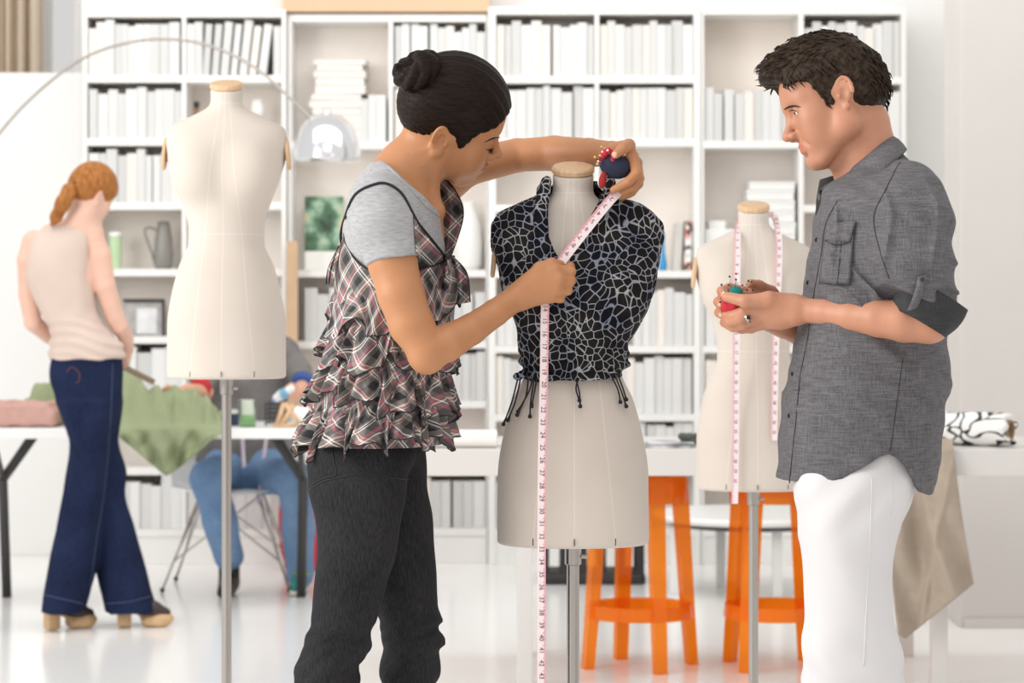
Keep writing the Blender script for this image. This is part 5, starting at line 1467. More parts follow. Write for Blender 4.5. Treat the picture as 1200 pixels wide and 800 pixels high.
def mmat(c):
    q = ((c - mouth_m) @ KR) / KK; m = np.zeros(len(c), int)
    m[(np.abs(q[:, 1]) < .020) & (np.abs(q[:, 2]) < .0078 * (1 - (q[:, 1] / .023) ** 2) + .001) & (q[:, 0] > -.010)] = 1
    for t in tips: m[np.linalg.norm(c - t, axis=1) < .0058] = 2
    return m
BM = s.mesh('body', .0026, mmat, relax=2)
finish('body', BM, [SKM, LIPM, NAILM], mr); TM = world_bvh(BM, MO)
HBM = hair_mat('near_black_hair', rgb(26, 21, 18), rgb(70, 55, 44), (30, 30, 30))
# eyes
EYE = mat('eye_white', rgb(228, 222, 214), .15); IRIS = mat('brown_iris', rgb(70, 46, 32), .1)
for g in (-1, 1):
    c = KO + KR @ (np.array((.0795, g * .0315, .0095)) * KK)
    m = MB(); m.sphere(c, .0115 * KK, 20, 14, mi=0)
    look = KR @ np.array((.90, g * .16, -.18)); look /= np.linalg.norm(look)
    m.sphere(c + look * .0056 * KK, .0066 * KK, 14, 10, mi=1); m.build('eye', [EYE, IRIS], mr, smooth=True)
strand('eyebrow', [(919, 128.5), (925, 125.0), (932, 124.0), (940, 126.0)], .0024, HBM, mr, TM)
strand('eyelashes', [(923, 131.5), (927, 129.3), (932, 129.6), (936, 132)], .0012, HBM, mr, TM)
# hair
def hairsdf(s):
    s.frame(KO, KR, KK)
    s.ell((-.004, 0, .056), (.105, .0835, .0935), k=.01); s.ell((-.045, 0, .022), (.066, .0715, .068), k=.03); s.ell((.050, 0, .052), (.056, .066, .060), k=.03)
    s.ell((.085, 0, .105), (.034, .045, .020), R=rotm(0, -14, 0), k=.02); s.ell((.108, -.0, .102), (.018, .034, .0125), R=rotm(0, -20, 0), k=.015)
    s.ell((.03, 0, .125), (.07, .05, .028), k=.03)
    for g in (-1, 1): s.cap((.040, g * .066, .040), (.020, g * .0715, -.008), .010, .0065, k=.012)
    s.ell((.125, 0, .035), (.060, .080, .055), k=.008, op='s')
    for g in (-1, 1):
        s.ell((.075, g * .060, .000), (.043, .035, .060), k=.008, op='s')
        s.ell((-.010, g * .088, -.002), (.022, .028, .034), k=.005, op='s')
    s.plane((-.04, 0, -.052), (.35, 0, -1), k=.004)
    s.plane((.02, 0, -.022), (.9, 0, -1), k=.004)
    s.frame()
s = SDF(); hairsdf(s)
s.func(wv(44, 330, .0018, 6, (1, 1, 1))); s.func(wv(45, 150, .0022, 5))
HMm = s.mesh('hair', .0028, relax=1)
hm = finish('hair', HMm, HBM, mr)
THm = world_bvh(HMm, MO)
# tufts following the combing direction (forward over the top, down at the back and sides)
rr = np.random.default_rng(9); tf = MB(); nv_ = len(HMm.vertices); cnt = 0
while cnt < 900:
    v = HMm.vertices[int(rr.integers(nv_))]; nrm = np.array(v.normal); p = np.array(v.co) + np.array(MO)
    q = KR.T @ (p - KO) / KK; nl = KR.T @ nrm
    if nl[2] < -.55 or q[0] > .112 or (abs(q[0] + .01) < .034 and abs(q[2] - .01) < .050 and abs(q[1]) > .055): continue
    top = sstep(.07, .11, q[2])
    d = np.array([1.0, .25 * rr.normal(), .25]) * top + np.array([-.35, .1 * rr.normal(), -1.0]) * (1 - top)
    d = d - nl * d.dot(nl) * .85; d /= np.linalg.norm(d) + 1e-6
    L = rr.uniform(.014, .028); dw = KR @ d; lift = nrm * rr.uniform(.000, .006)
    a = p - nrm * .002; tf.tube([a, a + dw * L * .5 + lift, a + dw * L + lift * .5], [.0022, .0017, .0003], 5, caps=False); cnt += 1
tf.build('hair_strands', HBM, hm, smooth=True)

# shirt
def chambray(name, a, b):
    t = NT(name); bb = t.b; bb.inputs['Roughness'].default_value = .8
    tc = t.new('ShaderNodeTexCoord')
    def thr(sc, st):
        mp = t.new('ShaderNodeMapping'); mp.inputs['Scale'].default_value = st; t.link(tc.outputs['Object'], mp.inputs[0])
        n = t.new('ShaderNodeTexNoise'); n.inputs['Scale'].default_value = sc; n.inputs['Detail'].default_value = 3; t.link(mp.outputs[0], n.inputs[0]); return n.outputs['Fac']
    f = t.math('MULTIPLY', t.math('ADD', thr(2.2, (14, 14, 220)), thr(2.2, (230, 230, 10))), .5)
    t.link(t.ramp(f, [(.36, a), (.64, b)]), bb.inputs['Base Color']); t.bump(f, .3, .001); return t.m
SH = chambray('grey_chambray', rgb(70, 68, 71), rgb(110, 107, 110)); SHD = chambray('dark_chambray', rgb(36, 36, 38), rgb(54, 53, 55))
s = SDF()
s.chain([N(1064, 226, -.140), N(1069, 242, -.172), N(1073, 268, -.195), N(1074, 310, -.205), N(1081, 352, -.205)], [.056, .064, .0675, .066, .061], k=.008)
ax0, ax1 = N(1090, 350, -.205), N(1077, 377, -.205); axd = (ax1 - ax0) / np.linalg.norm(ax1 - ax0)
q0 = N(1087, 356, -.205)
def cuffcut(X, Y, Z): return np.maximum(-((X - q0[0]) * axd[0] + (Y - q0[1]) * axd[1] + (Z - q0[2]) * axd[2]), np.maximum(Y - 4.63, N(1000, 0)[0] - X))
s.ops.append(('s', cuffcut, None, None, .002))
s.loft(rows_px([(176, 1034, 1054, .050), (188, 1016, 1064, .078), (204, 986, 1083, .104), (222, 963, 1097, .160), (236, 959, 1101, .192), (246, 957, 1103, .203), (285, 952, 1104, .20), (330, 944, 1104, .187), (380, 936, 1107, .178), (440, 925, 1108, .174), (500, 918, 1102, .174), (540, 914, 1097, .174), (596, 910, 1090, .168)], 0, 4.75), p=2.35, k=.035)
s.chain([N(1030, 218, .140), N(1040, 250, .19), N(1045, 310, .205), N(1030, 352, .20)], [.068, .068, .066, .06], k=.035)
s.cap(N(1044, 208, -.040), N(1058, 217, -.110), .036, .040, k=.015)
# drag folds
def creasef(X, Y, Z):
    zs = N(0, 250)[2]; xs = N(1060, 0)[0]
    def rg(t, sh=3): return (1 - np.abs(np.sin(t))) ** sh
    arm = sstep(4.66, 4.60, Y)
    a = rg((X - xs) * 38 + (Z - zs) * 9 + .8 * np.sin(Z * 21)) * sstep(N(0, 345)[2], N(0, 300)[2], Z) * sstep(N(0, 205)[2], N(0, 235)[2], Z)
    e = rg(Z * 62 + X * 34 + 1.2 * np.sin(X * 30)) * sstep(N(0, 285)[2], N(0, 330)[2], Z)
    b = rg(X * 20 + Z * 15 + 1.1 * np.sin(Z * 9 + 1)) * sstep(N(0, 350)[2], N(0, 430)[2], Z)
    return -(.0100 * arm * (a + .8 * e * sstep(N(0, 390)[2], N(0, 360)[2], Z)) + .0090 * (1 - arm) * b)
def folds(X, Y, Z):
    z1 = N(0, 300)[2]; f = .0030 * np.sin((X - .55) * 55 + (Z - z1) * 85 + 1.6 * np.sin(Z * 17)) + .0016 * np.sin((X + Z * .8) * 95 + 2 * np.sin(Z * 31 + X * 20))
    arm = sstep(4.66, 4.58, Y)
    return f * (.55 + .25 * arm) + .0035 * np.sin(X * 46 - Z * 13 + 1.0) * sstep(N(0, 380)[2], N(0, 520)[2], Z) * (1 - arm)
s.func(folds); s.func(creasef); s.func(wv(77, 24, .003, 5, (1, 1, .6)))
# hem curve, seen from the side
hx = [905, 912, 960, 985, 1010, 1028, 1040, 1050, 1060, 1070, 1078, 1095]; hy = [567, 567, 566.5, 561, 547, 535, 531, 536, 546, 562, 577, 583]
def hem(X, Y, Z):
    px = 600 + X[:, 0, 0] * F / 4.6; zz = np.array([N(0, y, -.15)[2] for y in np.interp(px, hx, hy)]); return (Z - zz[:, None, None]) + 0 * Y
s.ops.append(('s', hem, None, None, .002))
s.chain([N(1004, 150, 0), N(1011, 178, 0), N(1004, 205, 0)], [.058, .060, .045], k=.004, op='s')
s.chain([N(985, 200, 0), N(962, 226, .0), N(951, 262, .01)], [.032, .022, .002], k=.004, op='s')
s.loft(rows_px([(500, 926, 1090, .155), (620, 920, 1082, .155)], 0, 4.75), op='s')       # hollow under the hem
SMm = s.mesh('shirt', .0034, relax=2); shirt = finish('shirt', SMm, SH, mr); TS = world_bvh(SMm, MO)
# rolled cuff
def tube_sheet(axis0, axis1, r0, r1, th, n=48, nv=10, fold=.0):
    a0, a1 = np.array(axis0), np.array(axis1); d = (a1 - a0) / np.linalg.norm(a1 - a0); e = np.cross(d, [0, 1, 0]); e /= np.linalg.norm(e); f = np.cross(d, e); G = []
    for j in range(nv):
        v = j / (nv - 1); r = r0 + (r1 - r0) * v + fold * math.sin(math.pi * v)
        G.append([a0 + (a1 - a0) * v + (r + .0015 * math.sin(5 * t + 4 * v)) * (math.cos(t) * e * 1.0 + math.sin(t) * f * .92) for t in np.linspace(0, 2 * math.pi, n, endpoint=False)])
    return G
MB().grid(tube_sheet(N(1097, 343, -.205), N(1077, 378, -.205), .0600, .0510, .005, fold=.005), th=.006, closeu=True).build('rolled_cuff', SHD, shirt, smooth=True)
MB().grid(tube_sheet(N(1062, 338, .20), N(1030, 375, .20), .062, .053, .005, fold=.005), th=.006, closeu=True).build('rolled_cuff', SHD, shirt, smooth=True)
TC = BVHTree.FromPolygons([tuple(q) for g in [tube_sheet(N(1097, 343, -.205), N(1077, 378, -.205), .0645, .056, .005, fold=.005)] for r in g for q in r], [(i * 48 + k, i * 48 + (k + 1) % 48, (i + 1) * 48 + (k + 1) % 48, (i + 1) * 48 + k) for i in range(9) for k in range(48)])
tabp = [(1081, 323), (1079, 335), (1074, 350), (1069, 362)]
G = []
for (x, y), d in zip(tabp, (-.274, -.277, -.275, -.266)):
    q = N(x, y, d); G.append([q + np.array([-.0085, .001, -.003]), q + np.array([0, -.001, 0]), q + np.array([.0085, .001, .003])])
MB().grid([spline([g[k] for g in G], 12) for k in range(3)], th=.003).build('sleeve_tab', SH, shirt, smooth=True)
BUT = mat('dark_button', rgb(40, 36, 36), .25)
def button(px, py, tree, parent, r=.0042, D=4.55):
    q = hit(tree, px, py, .001, D); M_ = Matrix.Translation(q) @ Matrix.Rotation(math.pi / 2, 4, 'X')
    MB().lathe([(0, 0), (r, 0), (r, .0016), (r * .7, .0022), (r * .5, .0016), (0, .0016)], n=16, M=M_).build('button', BUT, parent, smooth=True)
MB().sphere(N(1080.5, 327, -.279), (.004, .002, .004)).build('button', BUT, shirt, smooth=True)
# collar
CC = N(1013, 183, 0); A = (N(1042, 159, 0) - N(985, 206, 0)) / 2; Bv = np.array([0, -.062, 0]); dr = N(1031, 199, 0) - CC
G = []
for j in range(12):
    v = j / 11; row = []
    for ph in np.linspace(math.radians(-158), math.radians(158), 60):
        front = sstep(.2, 1.0, -math.cos(ph))
        base = CC + A * math.cos(ph) + Bv * math.sin(ph)
        lowr = CC + dr * (1 - .35 * front) + A * math.cos(ph) * 1.03 + Bv * math.sin(ph) * 1.74 + np.array([.0, 0, -.020]) * front
        mid = (base + lowr) / 2 + np.array([.0, 0, .012]) + Bv * math.sin(ph) * .12
        row.append(base * (1 - v) ** 2 + 2 * mid * v * (1 - v) + lowr * v * v)
    G.append(row)
G0 = G
MB().grid(G, th=.0028).build('collar', SH, shirt, smooth=True)
G = []
for j in range(6):
    v = j / 5; row = []
    for ph in np.linspace(math.radians(-165), math.radians(165), 60): row.append(CC + A * math.cos(ph) * .995 + Bv * math.sin(ph) * .99 + dr * .75 * v)
    G.append(row)
MB().grid(G, th=.0024).build('collar_stand', SH, shirt, smooth=True)
# far front edge, standing open
Lp = spline([(961, 211, 0), (957, 235, 0), (956, 268, 0)], 14); Rp = spline([(986, 203, 0), (976, 226, 0), (962, 268, 0)], 14)
G = [[N(Lp[i, 0] + (Rp[i, 0] - Lp[i, 0]) * w, Lp[i, 1] + (Rp[i, 1] - Lp[i, 1]) * w, .05 - .045 * (i / 13) - .01 * math.sin(w * 3)) for w in np.linspace(0, 1, 8)] for i in range(14)]
MB().grid(G, th=.0024).build('open_front_edge', SHD, shirt, smooth=True)
# seams, placket, pocket, buttons
SE = mat('shirt_seam', rgb(54, 52, 55), .9)
def seam(pts, r=.0011, nm='seam', n=40): MB().tube(hits(TS, pts, n, .0003, 4.6), r, 6).build(nm, SE, shirt, smooth=True)
seam([(981, 236), (968, 262), (962, 300), (953, 350), (946, 400), (938, 440), (932, 500), (925, 566)], .0013, 'placket_seam')
MB().tube([g for g in G0[-1]], .0011, 6).build('collar_edge', SE, shirt, smooth=True)
seam([(1047, 204), (1038, 222), (1024, 254), (1031, 293), (1042, 326)], .0012, 'armhole_seam')
seam([(1055, 190), (1051, 196), (1047, 203)], .0011, 'yoke_seam'); seam([(1058, 420), (1050, 480), (1043, 529)], .0009, 'side_seam')
def patch(name, poly, m, off, parent, th=.002, n=10):
    """four-cornered cloth patch lying on the shirt"""
    a, b, c, d = [np.array(q, float) for q in poly]; G = []
    for i in range(n):
        v = i / (n - 1); row = []
        for j in range(n):
            u = j / (n - 1); x, y = (a * (1 - u) + b * u) * (1 - v) + (d * (1 - u) + c * u) * v; row.append(hit(TS, x, y, off, 4.6))
        G.append(row)
    return MB().grid(G, th=th).build(name, m, parent, smooth=True)
pk = patch('pocket', ((967, 270), (1001, 263), (996, 333), (960, 331)), SH, .003, shirt)
patch('pocket_flap', ((969, 262), (1003, 259), (996, 283), (966, 281)), SH, .0062, pk, .0025)
patch('pocket_pleat', ((982, 272), (987, 272), (981, 332), (976, 332)), SH, .0052, pk, .0015)
for e in ([(960, 331), (964, 300), (968, 268)], [(1001, 263), (999, 300), (996, 333)], [(960, 331), (980, 334), (996, 333)]): MB().tube(hits(TS, e, 20, .0042, 4.6), .0009, 6).build('pocket_edge', SE, pk, smooth=True)
MB().tube(hits(TS, [(966, 281), (980, 287), (996, 283)], 20, .0075, 4.6), .0011, 6).build('flap_edge', SE, pk, smooth=True)
for x, y in ((957, 281), (947, 331), (938, 378), (929, 438), (925, 487), (962, 225)): button(x, y, TS, shirt)
# trousers
s = SDF()
tro = [(505, 932, 1086, .150), (550, 928, 1080, .150), (585, 932, 1066, .135), (612, 937, 1053, .120)]
s.loft(rows_px([(505, 934, 1082, .140), (545, 932, 1077, .142), (582, 932, 1068, .14), (615, 936, 1052, .13)], 0, 4.75), p=2.2)
nr = [(515, 940, 1066, .045), (545, 936, 1070, .072), (578, 934, 1064, .092), (612, 937, 1052, .093), (660, 942, 1044.5, .083), (712, 945, 1045, .078), (745, 942.5, 1051, .076), (765, 941, 1056, .075), (800, 942, 1060, .073), (900, 950, 1055, .066), (1000, 952, 1048, .06), (1095, 945, 1046, .062)]
s.loft(rows_px(nr, -.088, 4.75), p=2.2, k=.03)
s.loft(rows_px([(y, a + 6 - (y - 600) * .03, b + 4 - (y - 600) * .03, r) for y, a, b, r in nr], .088, 4.75), p=2.2, k=.03)
s.func(wv(55, 26, .0035, 5, (1, 1, .7)))
s.func(lambda X, Y, Z: .0035 * np.sin(Z * 75 + X * 60 + 2 * np.sin(X * 25)) * sstep(N(0, 690)[2], N(0, 800)[2], Z) + 0 * Y)
s.func(lambda X, Y, Z: .003 * np.sin(Z * 60 - X * 70) * sstep(N(0, 640)[2], N(0, 570)[2], Z) + 0 * Y)
TRm = s.mesh('trousers', .005, relax=2); tr_ = finish('trousers', TRm, mat('white_cotton', rgb(214, 211, 211), .85, var=.02, bump=.15, bscale=500), mr); TT_ = world_bvh(TRm, MO)
ws = mat('white_seam', rgb(216, 214, 214), .9)
for nm, pp in (('pocket_seam', [(1044, 542), (1044, 575), (1045, 604)]), ('side_seam', [(1022, 560), (1020, 620), (1016, 700), (1012, 780)])): MB().tube(hits(TT_, pp, 24, .0003, 4.65), .0012, 6).build(nm, ws, tr_, smooth=True)
for dd in (-.088, .088):
    h = N(1010, 0, dd); h[2] = 0; s = SDF(); shoe(s, h + [.03, 0, 0], h + [-.21, -.01, 0], .046, .06); s.plane((0, 0, .004), (0, 0, -1))
    finish('shoe', s.mesh('shoe', .006, relax=2), mat('brown_leather', rgb(92, 66, 48), .4), mr)
# ring
rg = hit(TM, 874.5, 376, 0, 4.69)
rt = [(.0, .0)]
dirf = N(856, 377, -.044) - N(889, 362, -.070); dirf /= np.linalg.norm(dirf)
rc_ = N(876, 369.5, -.066); e1 = np.cross(dirf, [0, 1, 0]); e1 /= np.linalg.norm(e1); e2 = np.cross(dirf, e1)
SIL = mat('silver', rgb(214, 206, 196), .18, 1.0)
rgm = thing('ring', 'chunky silver ring with a dark stone on the man\'s finger', 'ring', rc_)
MB().tube([rc_ + .0122 * (math.cos(t) * e1 + math.sin(t) * e2) for t in np.linspace(0, 2 * math.pi, 29)], .0028, 8, caps=False).build('band', SIL, rgm, smooth=True)
st = rc_ - e2 * .0135 if (e2[1] > 0) else rc_ + e2 * .0135
st = rc_ + np.array([.000, -.0135, -.004])
MB().sphere(st, (.0062, .0035, .0058)).build('setting', SIL, rgm, smooth=True); MB().sphere(st + np.array([0, -.002, 0]), (.0042, .0030, .0040)).build('stone', mat('black_stone', rgb(24, 22, 24), .08), rgm, smooth=True)
# red pin cushion
pc2 = thing('pin_cushion', 'red pin cushion with a teal patch held in the man\'s hands', 'pin cushion', N(860, 372, -.03))
c = N(860, 357, -.030); s = SDF(); s.ell(c, (.0250, .0235, .0235), k=.004)
def seg(X, Y, Z): return .0012 * np.cos(6 * np.arctan2(Y - c[1] + 0 * Z, X - c[0] + 0 * Z)) + 0 * Z
s.func(seg); finish('cushion', s.mesh('c', .002), RED, pc2)
s = SDF(); tq = N(862.5, 341.5, -.048); s.ell(tq, (.0125, .007, .0115), R=rotm(0, 0, -30)); finish('teal_patch', s.mesh('c', .0015), mat('teal_felt', rgb(22, 124, 116), .8, var=.1, vscale=60), pc2)
for i, (x, y, k) in enumerate(((855, 324, 2), (862.5, 320.5, 1), (862.5, 327.5, 2), (877, 329, 2), (880.5, 330, 2), (845.5, 333.5, 2), (854, 334, 2), (870, 334, 1), (875.5, 339.5, 2), (882, 340, 2), (844, 354, 2), (848, 343, 0))):
    tip = N(x, y, -.045 - .008 * (i % 3)); b_ = c + (tip - c) * .6; m = MB(); m.tube([b_, tip], .0005, 5, mi=0); m.sphere(tip, .0021, 10, 7, mi=1)
    m.build('pin', [M['steel'], [M['white'], mat('red_pin', rgb(190, 50, 60), .3), PIN[2]][k]], pc2, smooth=True)
# ================================================================== WOMAN AT THE LEFT TABLE
BD = 9.70
def Bq(x, y, d=0.0): return P(x, y, BD + d)
br = thing('person', 'red-haired woman with a ponytail seen from behind in pale vest and flared jeans', 'person', P(110, 735, BD) * np.array([1, 1, 0]))
BO = wloc(br).translation
SKB = skin('pale_pink_skin', rgb(226, 184, 164))
o_, R_, k_ = Bq(104, 229, 0), rotm(52, 24, 12), .93
s = SDF(); head(s, o_, R_, k_, lids=1.0)
s.chain([Bq(88, 280, 0), Bq(97, 254, .0), Bq(102, 240, .0)], [.062, .052, .050], k=.03)
s.ell(Bq(78, 320, 0), (.12, .075, .17), k=.05); s.cap(Bq(60, 276, 0), Bq(108, 276, .0), .045, .045, k=.04)
s.chain([Bq(108, 282, .0), Bq(116, 300, .0), Bq(123, 335, .0), Bq(135, 372, .03), Bq(140, 382, .04)], [.048, .046, .040, .036, .033], k=.007)
s.chain([Bq(140, 382, .04), Bq(148, 396, .10), Bq(150, 410, .16)], [.033, .028, .022], k=.005)
hb = Bq(150, 410, .16)
s.ell(Bq(148, 417, .17), (.020, .028, .030), k=.012)
for i, (x, y, d) in enumerate(((151, 425, .16), (148, 427, .17), (145, 428, .185), (143, 426, .20))): s.chain([Bq(x + 1, y - 7, d), Bq(x - 1, y, d + .01), Bq(x - 4, y + 3, d + .03)], [.0095, .0085, .007], k=.003)
s.chain([Bq(144, 412, .14), Bq(141, 420, .15), Bq(142, 428, .16)], [.011, .0095, .008], k=.004)
s.chain([Bq(40, 284, .0), Bq(33, 305, .0), Bq(33, 345, .02), Bq(39, 378, .04)], [.046, .041, .036, .033], k=.007)
s.chain([Bq(39, 378, .04), Bq(58, 394, .12), Bq(80, 402, .22)], [.034, .029, .022], k=.005)
s.ell(Bq(86, 405, .25), (.03, .03, .016), k=.01)
for i in range(4): s.chain([Bq(90, 402 + 2 * i, .25 + .008 * i), Bq(98, 407 + 2 * i, .27 + .008 * i), Bq(101, 413 + 2 * i, .28)], [.009, .008, .007], k=.003)
s.chain([Bq(84, 401, .24), Bq(92, 398, .25), Bq(97, 401, .26)], [.011, .009, .008], k=.004)
BB = s.mesh('body', .0045, None, relax=2); finish('body', BB, SKB, br)
HBA = hair_mat('auburn_hair', rgb(134, 82, 40), rgb(184, 124, 70), (20, 20, 6)); 
s = SDF(); s.frame(o_, R_, k_)
s.ell((.0, 0, .053), (.103, .085, .092), k=.01); s.ell((-.040, 0, .020), (.064, .070, .066), k=.03); s.ell((.046, 0, .040), (.0555, .066, .062), k=.03)
s.plane((.094, 0, .062), (.80, 0, -.60), k=.006); s.plane((-.04, 0, -.040), (.2, 0, -1), k=.006)
for g in (-1, 1): s.ell((-.006, g * .088, -.006), (.022, .026, .028), k=.006, op='s')
s.frame(); hb_ = finish('hair', s.mesh('hair', .0045, relax=2), HBA, br)
tie = o_ + R_ @ np.array((-.105, .015, .025)) * k_; tie = P(86, 218, tie[1])
s = SDF(); s.chain([P(88, 217, tie[1] + .01), P(81, 224, tie[1] - .03), P(74, 238, tie[1] - .035), P(66, 254, tie[1] - .02), P(61, 263, tie[1] - .012)], [.022, .026, .027, .022, .008], k=.015); s.func(wv(6, 160, .0025, 5, (1, 1, .15)))
finish('ponytail', s.mesh('pt', .004, relax=1), HBA, br)
MB().tube([tie + .024 * (math.cos(t) * np.array([.5, 0, .8]) + math.sin(t) * np.array([0, 1, 0])) for t in np.linspace(0, 6.283, 20)], .006, 8, caps=False).build('hair_tie', M['black'], br, smooth=True)
VEST = mat('blush_knit', rgb(210, 190, 178), .85, var=.02, bump=.2, bscale=180)
s = SDF(); s.loft(rows_px([(264, 58, 104, .058), (272, 44, 112, .080), (286, 36, 112, .098), (305, 31, 109, .108), (320, 30, 108, .110), (345, 38, 111, .108), (368, 49, 115, .104), (388, 59, 127, .108), (402, 58, 142, .118), (421, 57, 147, .124)], 0, BD), p=2.2)
s.chain([Bq(112, 262, 0), Bq(113, 290, 0), Bq(118, 318, 0)], [.055, .060, .040], k=.004, op='s')
s.chain([Bq(30, 262, 0), Bq(29, 290, 0), Bq(26, 322, 0)], [.050, .048, .030], k=.004, op='s')
s.cap(Bq(97, 254, .0), Bq(93, 262, .0), .058, .058, k=.004, op='s'); s.func(wv(12, 40, .003)); s.func(lambda X, Y, Z: .004 * np.sin(Z * 160 + X * 25 + 2 * np.sin(X * 20)) * sstep(Bq(0, 365)[2], Bq(0, 385)[2], Z) + 0 * Y)
finish('vest', s.mesh('v', .0055, relax=2), VEST, br)
s = SDF(); s.loft(rows_px([(414, 61, 143, .108), (440, 58, 144, .118), (465, 65, 143, .118), (490, 76, 141, .108), (505, 82, 139, .10)], 0, BD), p=2.3)
s.loft(rows_px([(470, 68, 130, .095), (520, 82, 127, .09), (570, 76, 122, .085), (620, 66, 118, .095), (667, 57, 112, .105), (716, 49, 99, .115)], -.06, BD), p=2.3, k=.03)
s.loft(rows_px([(470, 85, 142, .095), (520, 94, 139, .09), (558, 98, 149, .085), (575, 99, 147, .085), (620, 107, 157, .09), (667, 113, 170, .10), (716, 124, 184, .115)], .05, BD), p=2.3, k=.02)
s.func(wv(13, 22, .005, 5, (1, 1, .4)))
BJ = s.mesh('j', .006, relax=2); bj = finish('jeans', BJ, denim('navy_denim', rgb(20, 28, 50), rgb(36, 46, 76)), br); TBJ = world_bvh(BJ, BO)
orn = mat('copper_thread', rgb(120, 74, 60), .8)
for nm, pp in (('pocket_stitching', [(78, 436), (84, 430), (92, 436), (93, 445), (89, 449)]), ('side_seam', [(132, 425), (130, 480), (124, 560), (112, 640), (104, 700)]), ('hem_stitching', [(53, 697), (75, 702), (97, 707)]), ('hem_stitching', [(123, 707), (150, 705), (178, 698)])):
    MB().tube(hits(TBJ, pp, 30, .0005, BD - .1), .0016, 6).build(nm, orn if 'pocket' in nm else mat('navy_thread', rgb(72, 82, 116), .8), bj, smooth=True)
CL = mat('clog_wood', rgb(204, 168, 126), .5, var=.1, stretch=(4, 4, 40)); UP = mat('dark_clog_leather', rgb(62, 46, 46), .5)
def clog(px, dx, dy_, d):
    q = Bq(px, 735, d); q[2] = 0; sh = thing_part('clog', br, q); a = math.atan2(dy_, dx); Mz = Matrix.Translation(q) @ Matrix.Rotation(a, 4, 'Z')
    m = MB(); m.box((-.030, -.026, 0.002), (.022, .026, .085), .010, M=Mz); m.build('heel', CL, sh, smooth=True, auto=40)
    s = SDF(); f = lambda x, y, z: np.array(Mz @ Vector((x, y, z)))
    s.chain([f(.085, 0, .024), f(.13, 0, .022), f(.165, 0, .030)], [.022, .022, .016], k=.01)
    for g in (-1, 1): s.chain([f(.085, g * .020, .024), f(.13, g * .022, .022), f(.155, g * .012, .028)], [.022, .022, .018], k=.02)
    s.chain([f(-.005, 0, .082), f(.04, 0, .070), f(.09, 0, .035)], [.016, .016, .016], k=.02); s.plane((0, 0, .002), (0, 0, -1))
    finish('wood_sole', s.mesh('so', .005, relax=1), CL, sh)
    s = SDF(); s.chain([f(.045, 0, .085), f(.10, 0, .062), f(.150, 0, .050)], [.034, .034, .022], k=.02); s.plane(f(0, 0, .044), (0, 0, -1))
    finish('upper', s.mesh('up', .005, relax=1), UP, sh)
def thing_part(name, parent, loc):
    o = bpy.data.objects.new(name, None); o.empty_display_size = .05; link(o, parent); o.location = Vector(loc) - wloc(parent).translation; return o
clog(62, .8, .6, -.06); clog(147, 1.0, .12, .03)

# ================================================================== PERSON SEATED BEHIND THE LEFT TABLE
SD_ = 11.1
def Sq(x, y, d=0.0): return P(x, y, SD_ + d)
sr = thing('person', 'person in grey top and light jeans seated at the left table behind the dress form', 'person', P(285, 690, SD_) * np.array([1, 1, 0]))
SO = wloc(sr).translation
SKS = skin('light_skin', rgb(222, 168, 140))
o_, R_, k_ = Sq(283, 352, -.06), rotm(-92, 24, 0), .95
s = SDF(); head(s, o_, R_, k_, lids=1.0)
s.chain([Sq(285, 402, .02), Sq(284, 372, -.03)], [.060, .054], k=.03); s.ell(Sq(287, 440, .02), (.15, .085, .2), k=.04)
s.chain([Sq(243, 414, .02), Sq(239, 445, -.08), Sq(240, 460, -.14)], [.046, .040, .038], k=.007)
s.chain([Sq(240, 460, -.14), Sq(222, 458, -.24), Sq(207, 461, -.32)], [.037, .032, .025], k=.005)
s.ell(Sq(199, 461, -.35), (.032, .030, .022), k=.012)
for i in range(4): s.chain([Sq(196, 457 + 2.6 * i, -.37 + .01 * i), Sq(190, 459 + 2.4 * i, -.385), Sq(190.5, 464 + 1.3 * i, -.38)], [.0105, .0095, .008], k=.003)
s.chain([Sq(203, 456, -.36), Sq(197, 453, -.39), Sq(192, 455, -.40)], [.012, .0105, .0085], k=.004)
s.chain([Sq(339, 412, .02), Sq(352, 440, -.10), Sq(354, 452, -.18)], [.046, .040, .037], k=.007)
s.chain([Sq(354, 452, -.18), Sq(353, 456, -.28), Sq(349, 459, -.36)], [.036, .030, .024], k=.005)
s.ell(Sq(346, 460, -.40), (.026, .032, .027), k=.012)
for i in range(4): s.chain([Sq(344, 454 + 3 * i, -.42), Sq(338, 455 + 3 * i, -.44), Sq(334, 457 + 2.6 * i, -.425)], [.0105, .0095, .008], k=.003)
s.chain([Sq(348, 455, -.41), Sq(342, 451, -.44), Sq(337, 453, -.445)], [.012, .0105, .0085], k=.004)
finish('body', s.mesh('b', .0055, relax=2), SKS, sr)
s = SDF(); s.frame(o_, R_, k_); s.ell((.0, 0, .055), (.106, .087, .095), k=.01); s.ell((-.040, 0, .018), (.066, .074, .066), k=.03)
s.plane((.085, 0, .070), (.85, 0, -.5), k=.006)
for g in (-1, 1): s.ell((-.006, g * .09, -.006), (.022, .026, .028), k=.006, op='s')
s.frame(); finish('hair', s.mesh('h', .006, relax=2), HBM, sr)
TOP = mat('grey_top', rgb(120, 116, 114), .9, var=.18, vscale=14)
s = SDF(); s.loft(rows_px([(394, 268, 304, .06), (404, 246, 328, .10), (416, 238, 342, .125), (445, 240, 340, .13), (480, 240, 335, .125), (512, 235, 335, .13), (540, 229, 338, .135)], .03, SD_), p=2.3)
s.chain([Sq(246, 412, .02), Sq(239, 444, -.08), Sq(238, 454, -.12)], [.060, .054, .050], k=.03); s.chain([Sq(334, 410, .02), Sq(350, 437, -.10), Sq(354, 447, -.155)], [.060, .054, .049], k=.03); s.func(wv(14, 30, .006))
finish('top', s.mesh('t', .007, relax=2), TOP, sr)
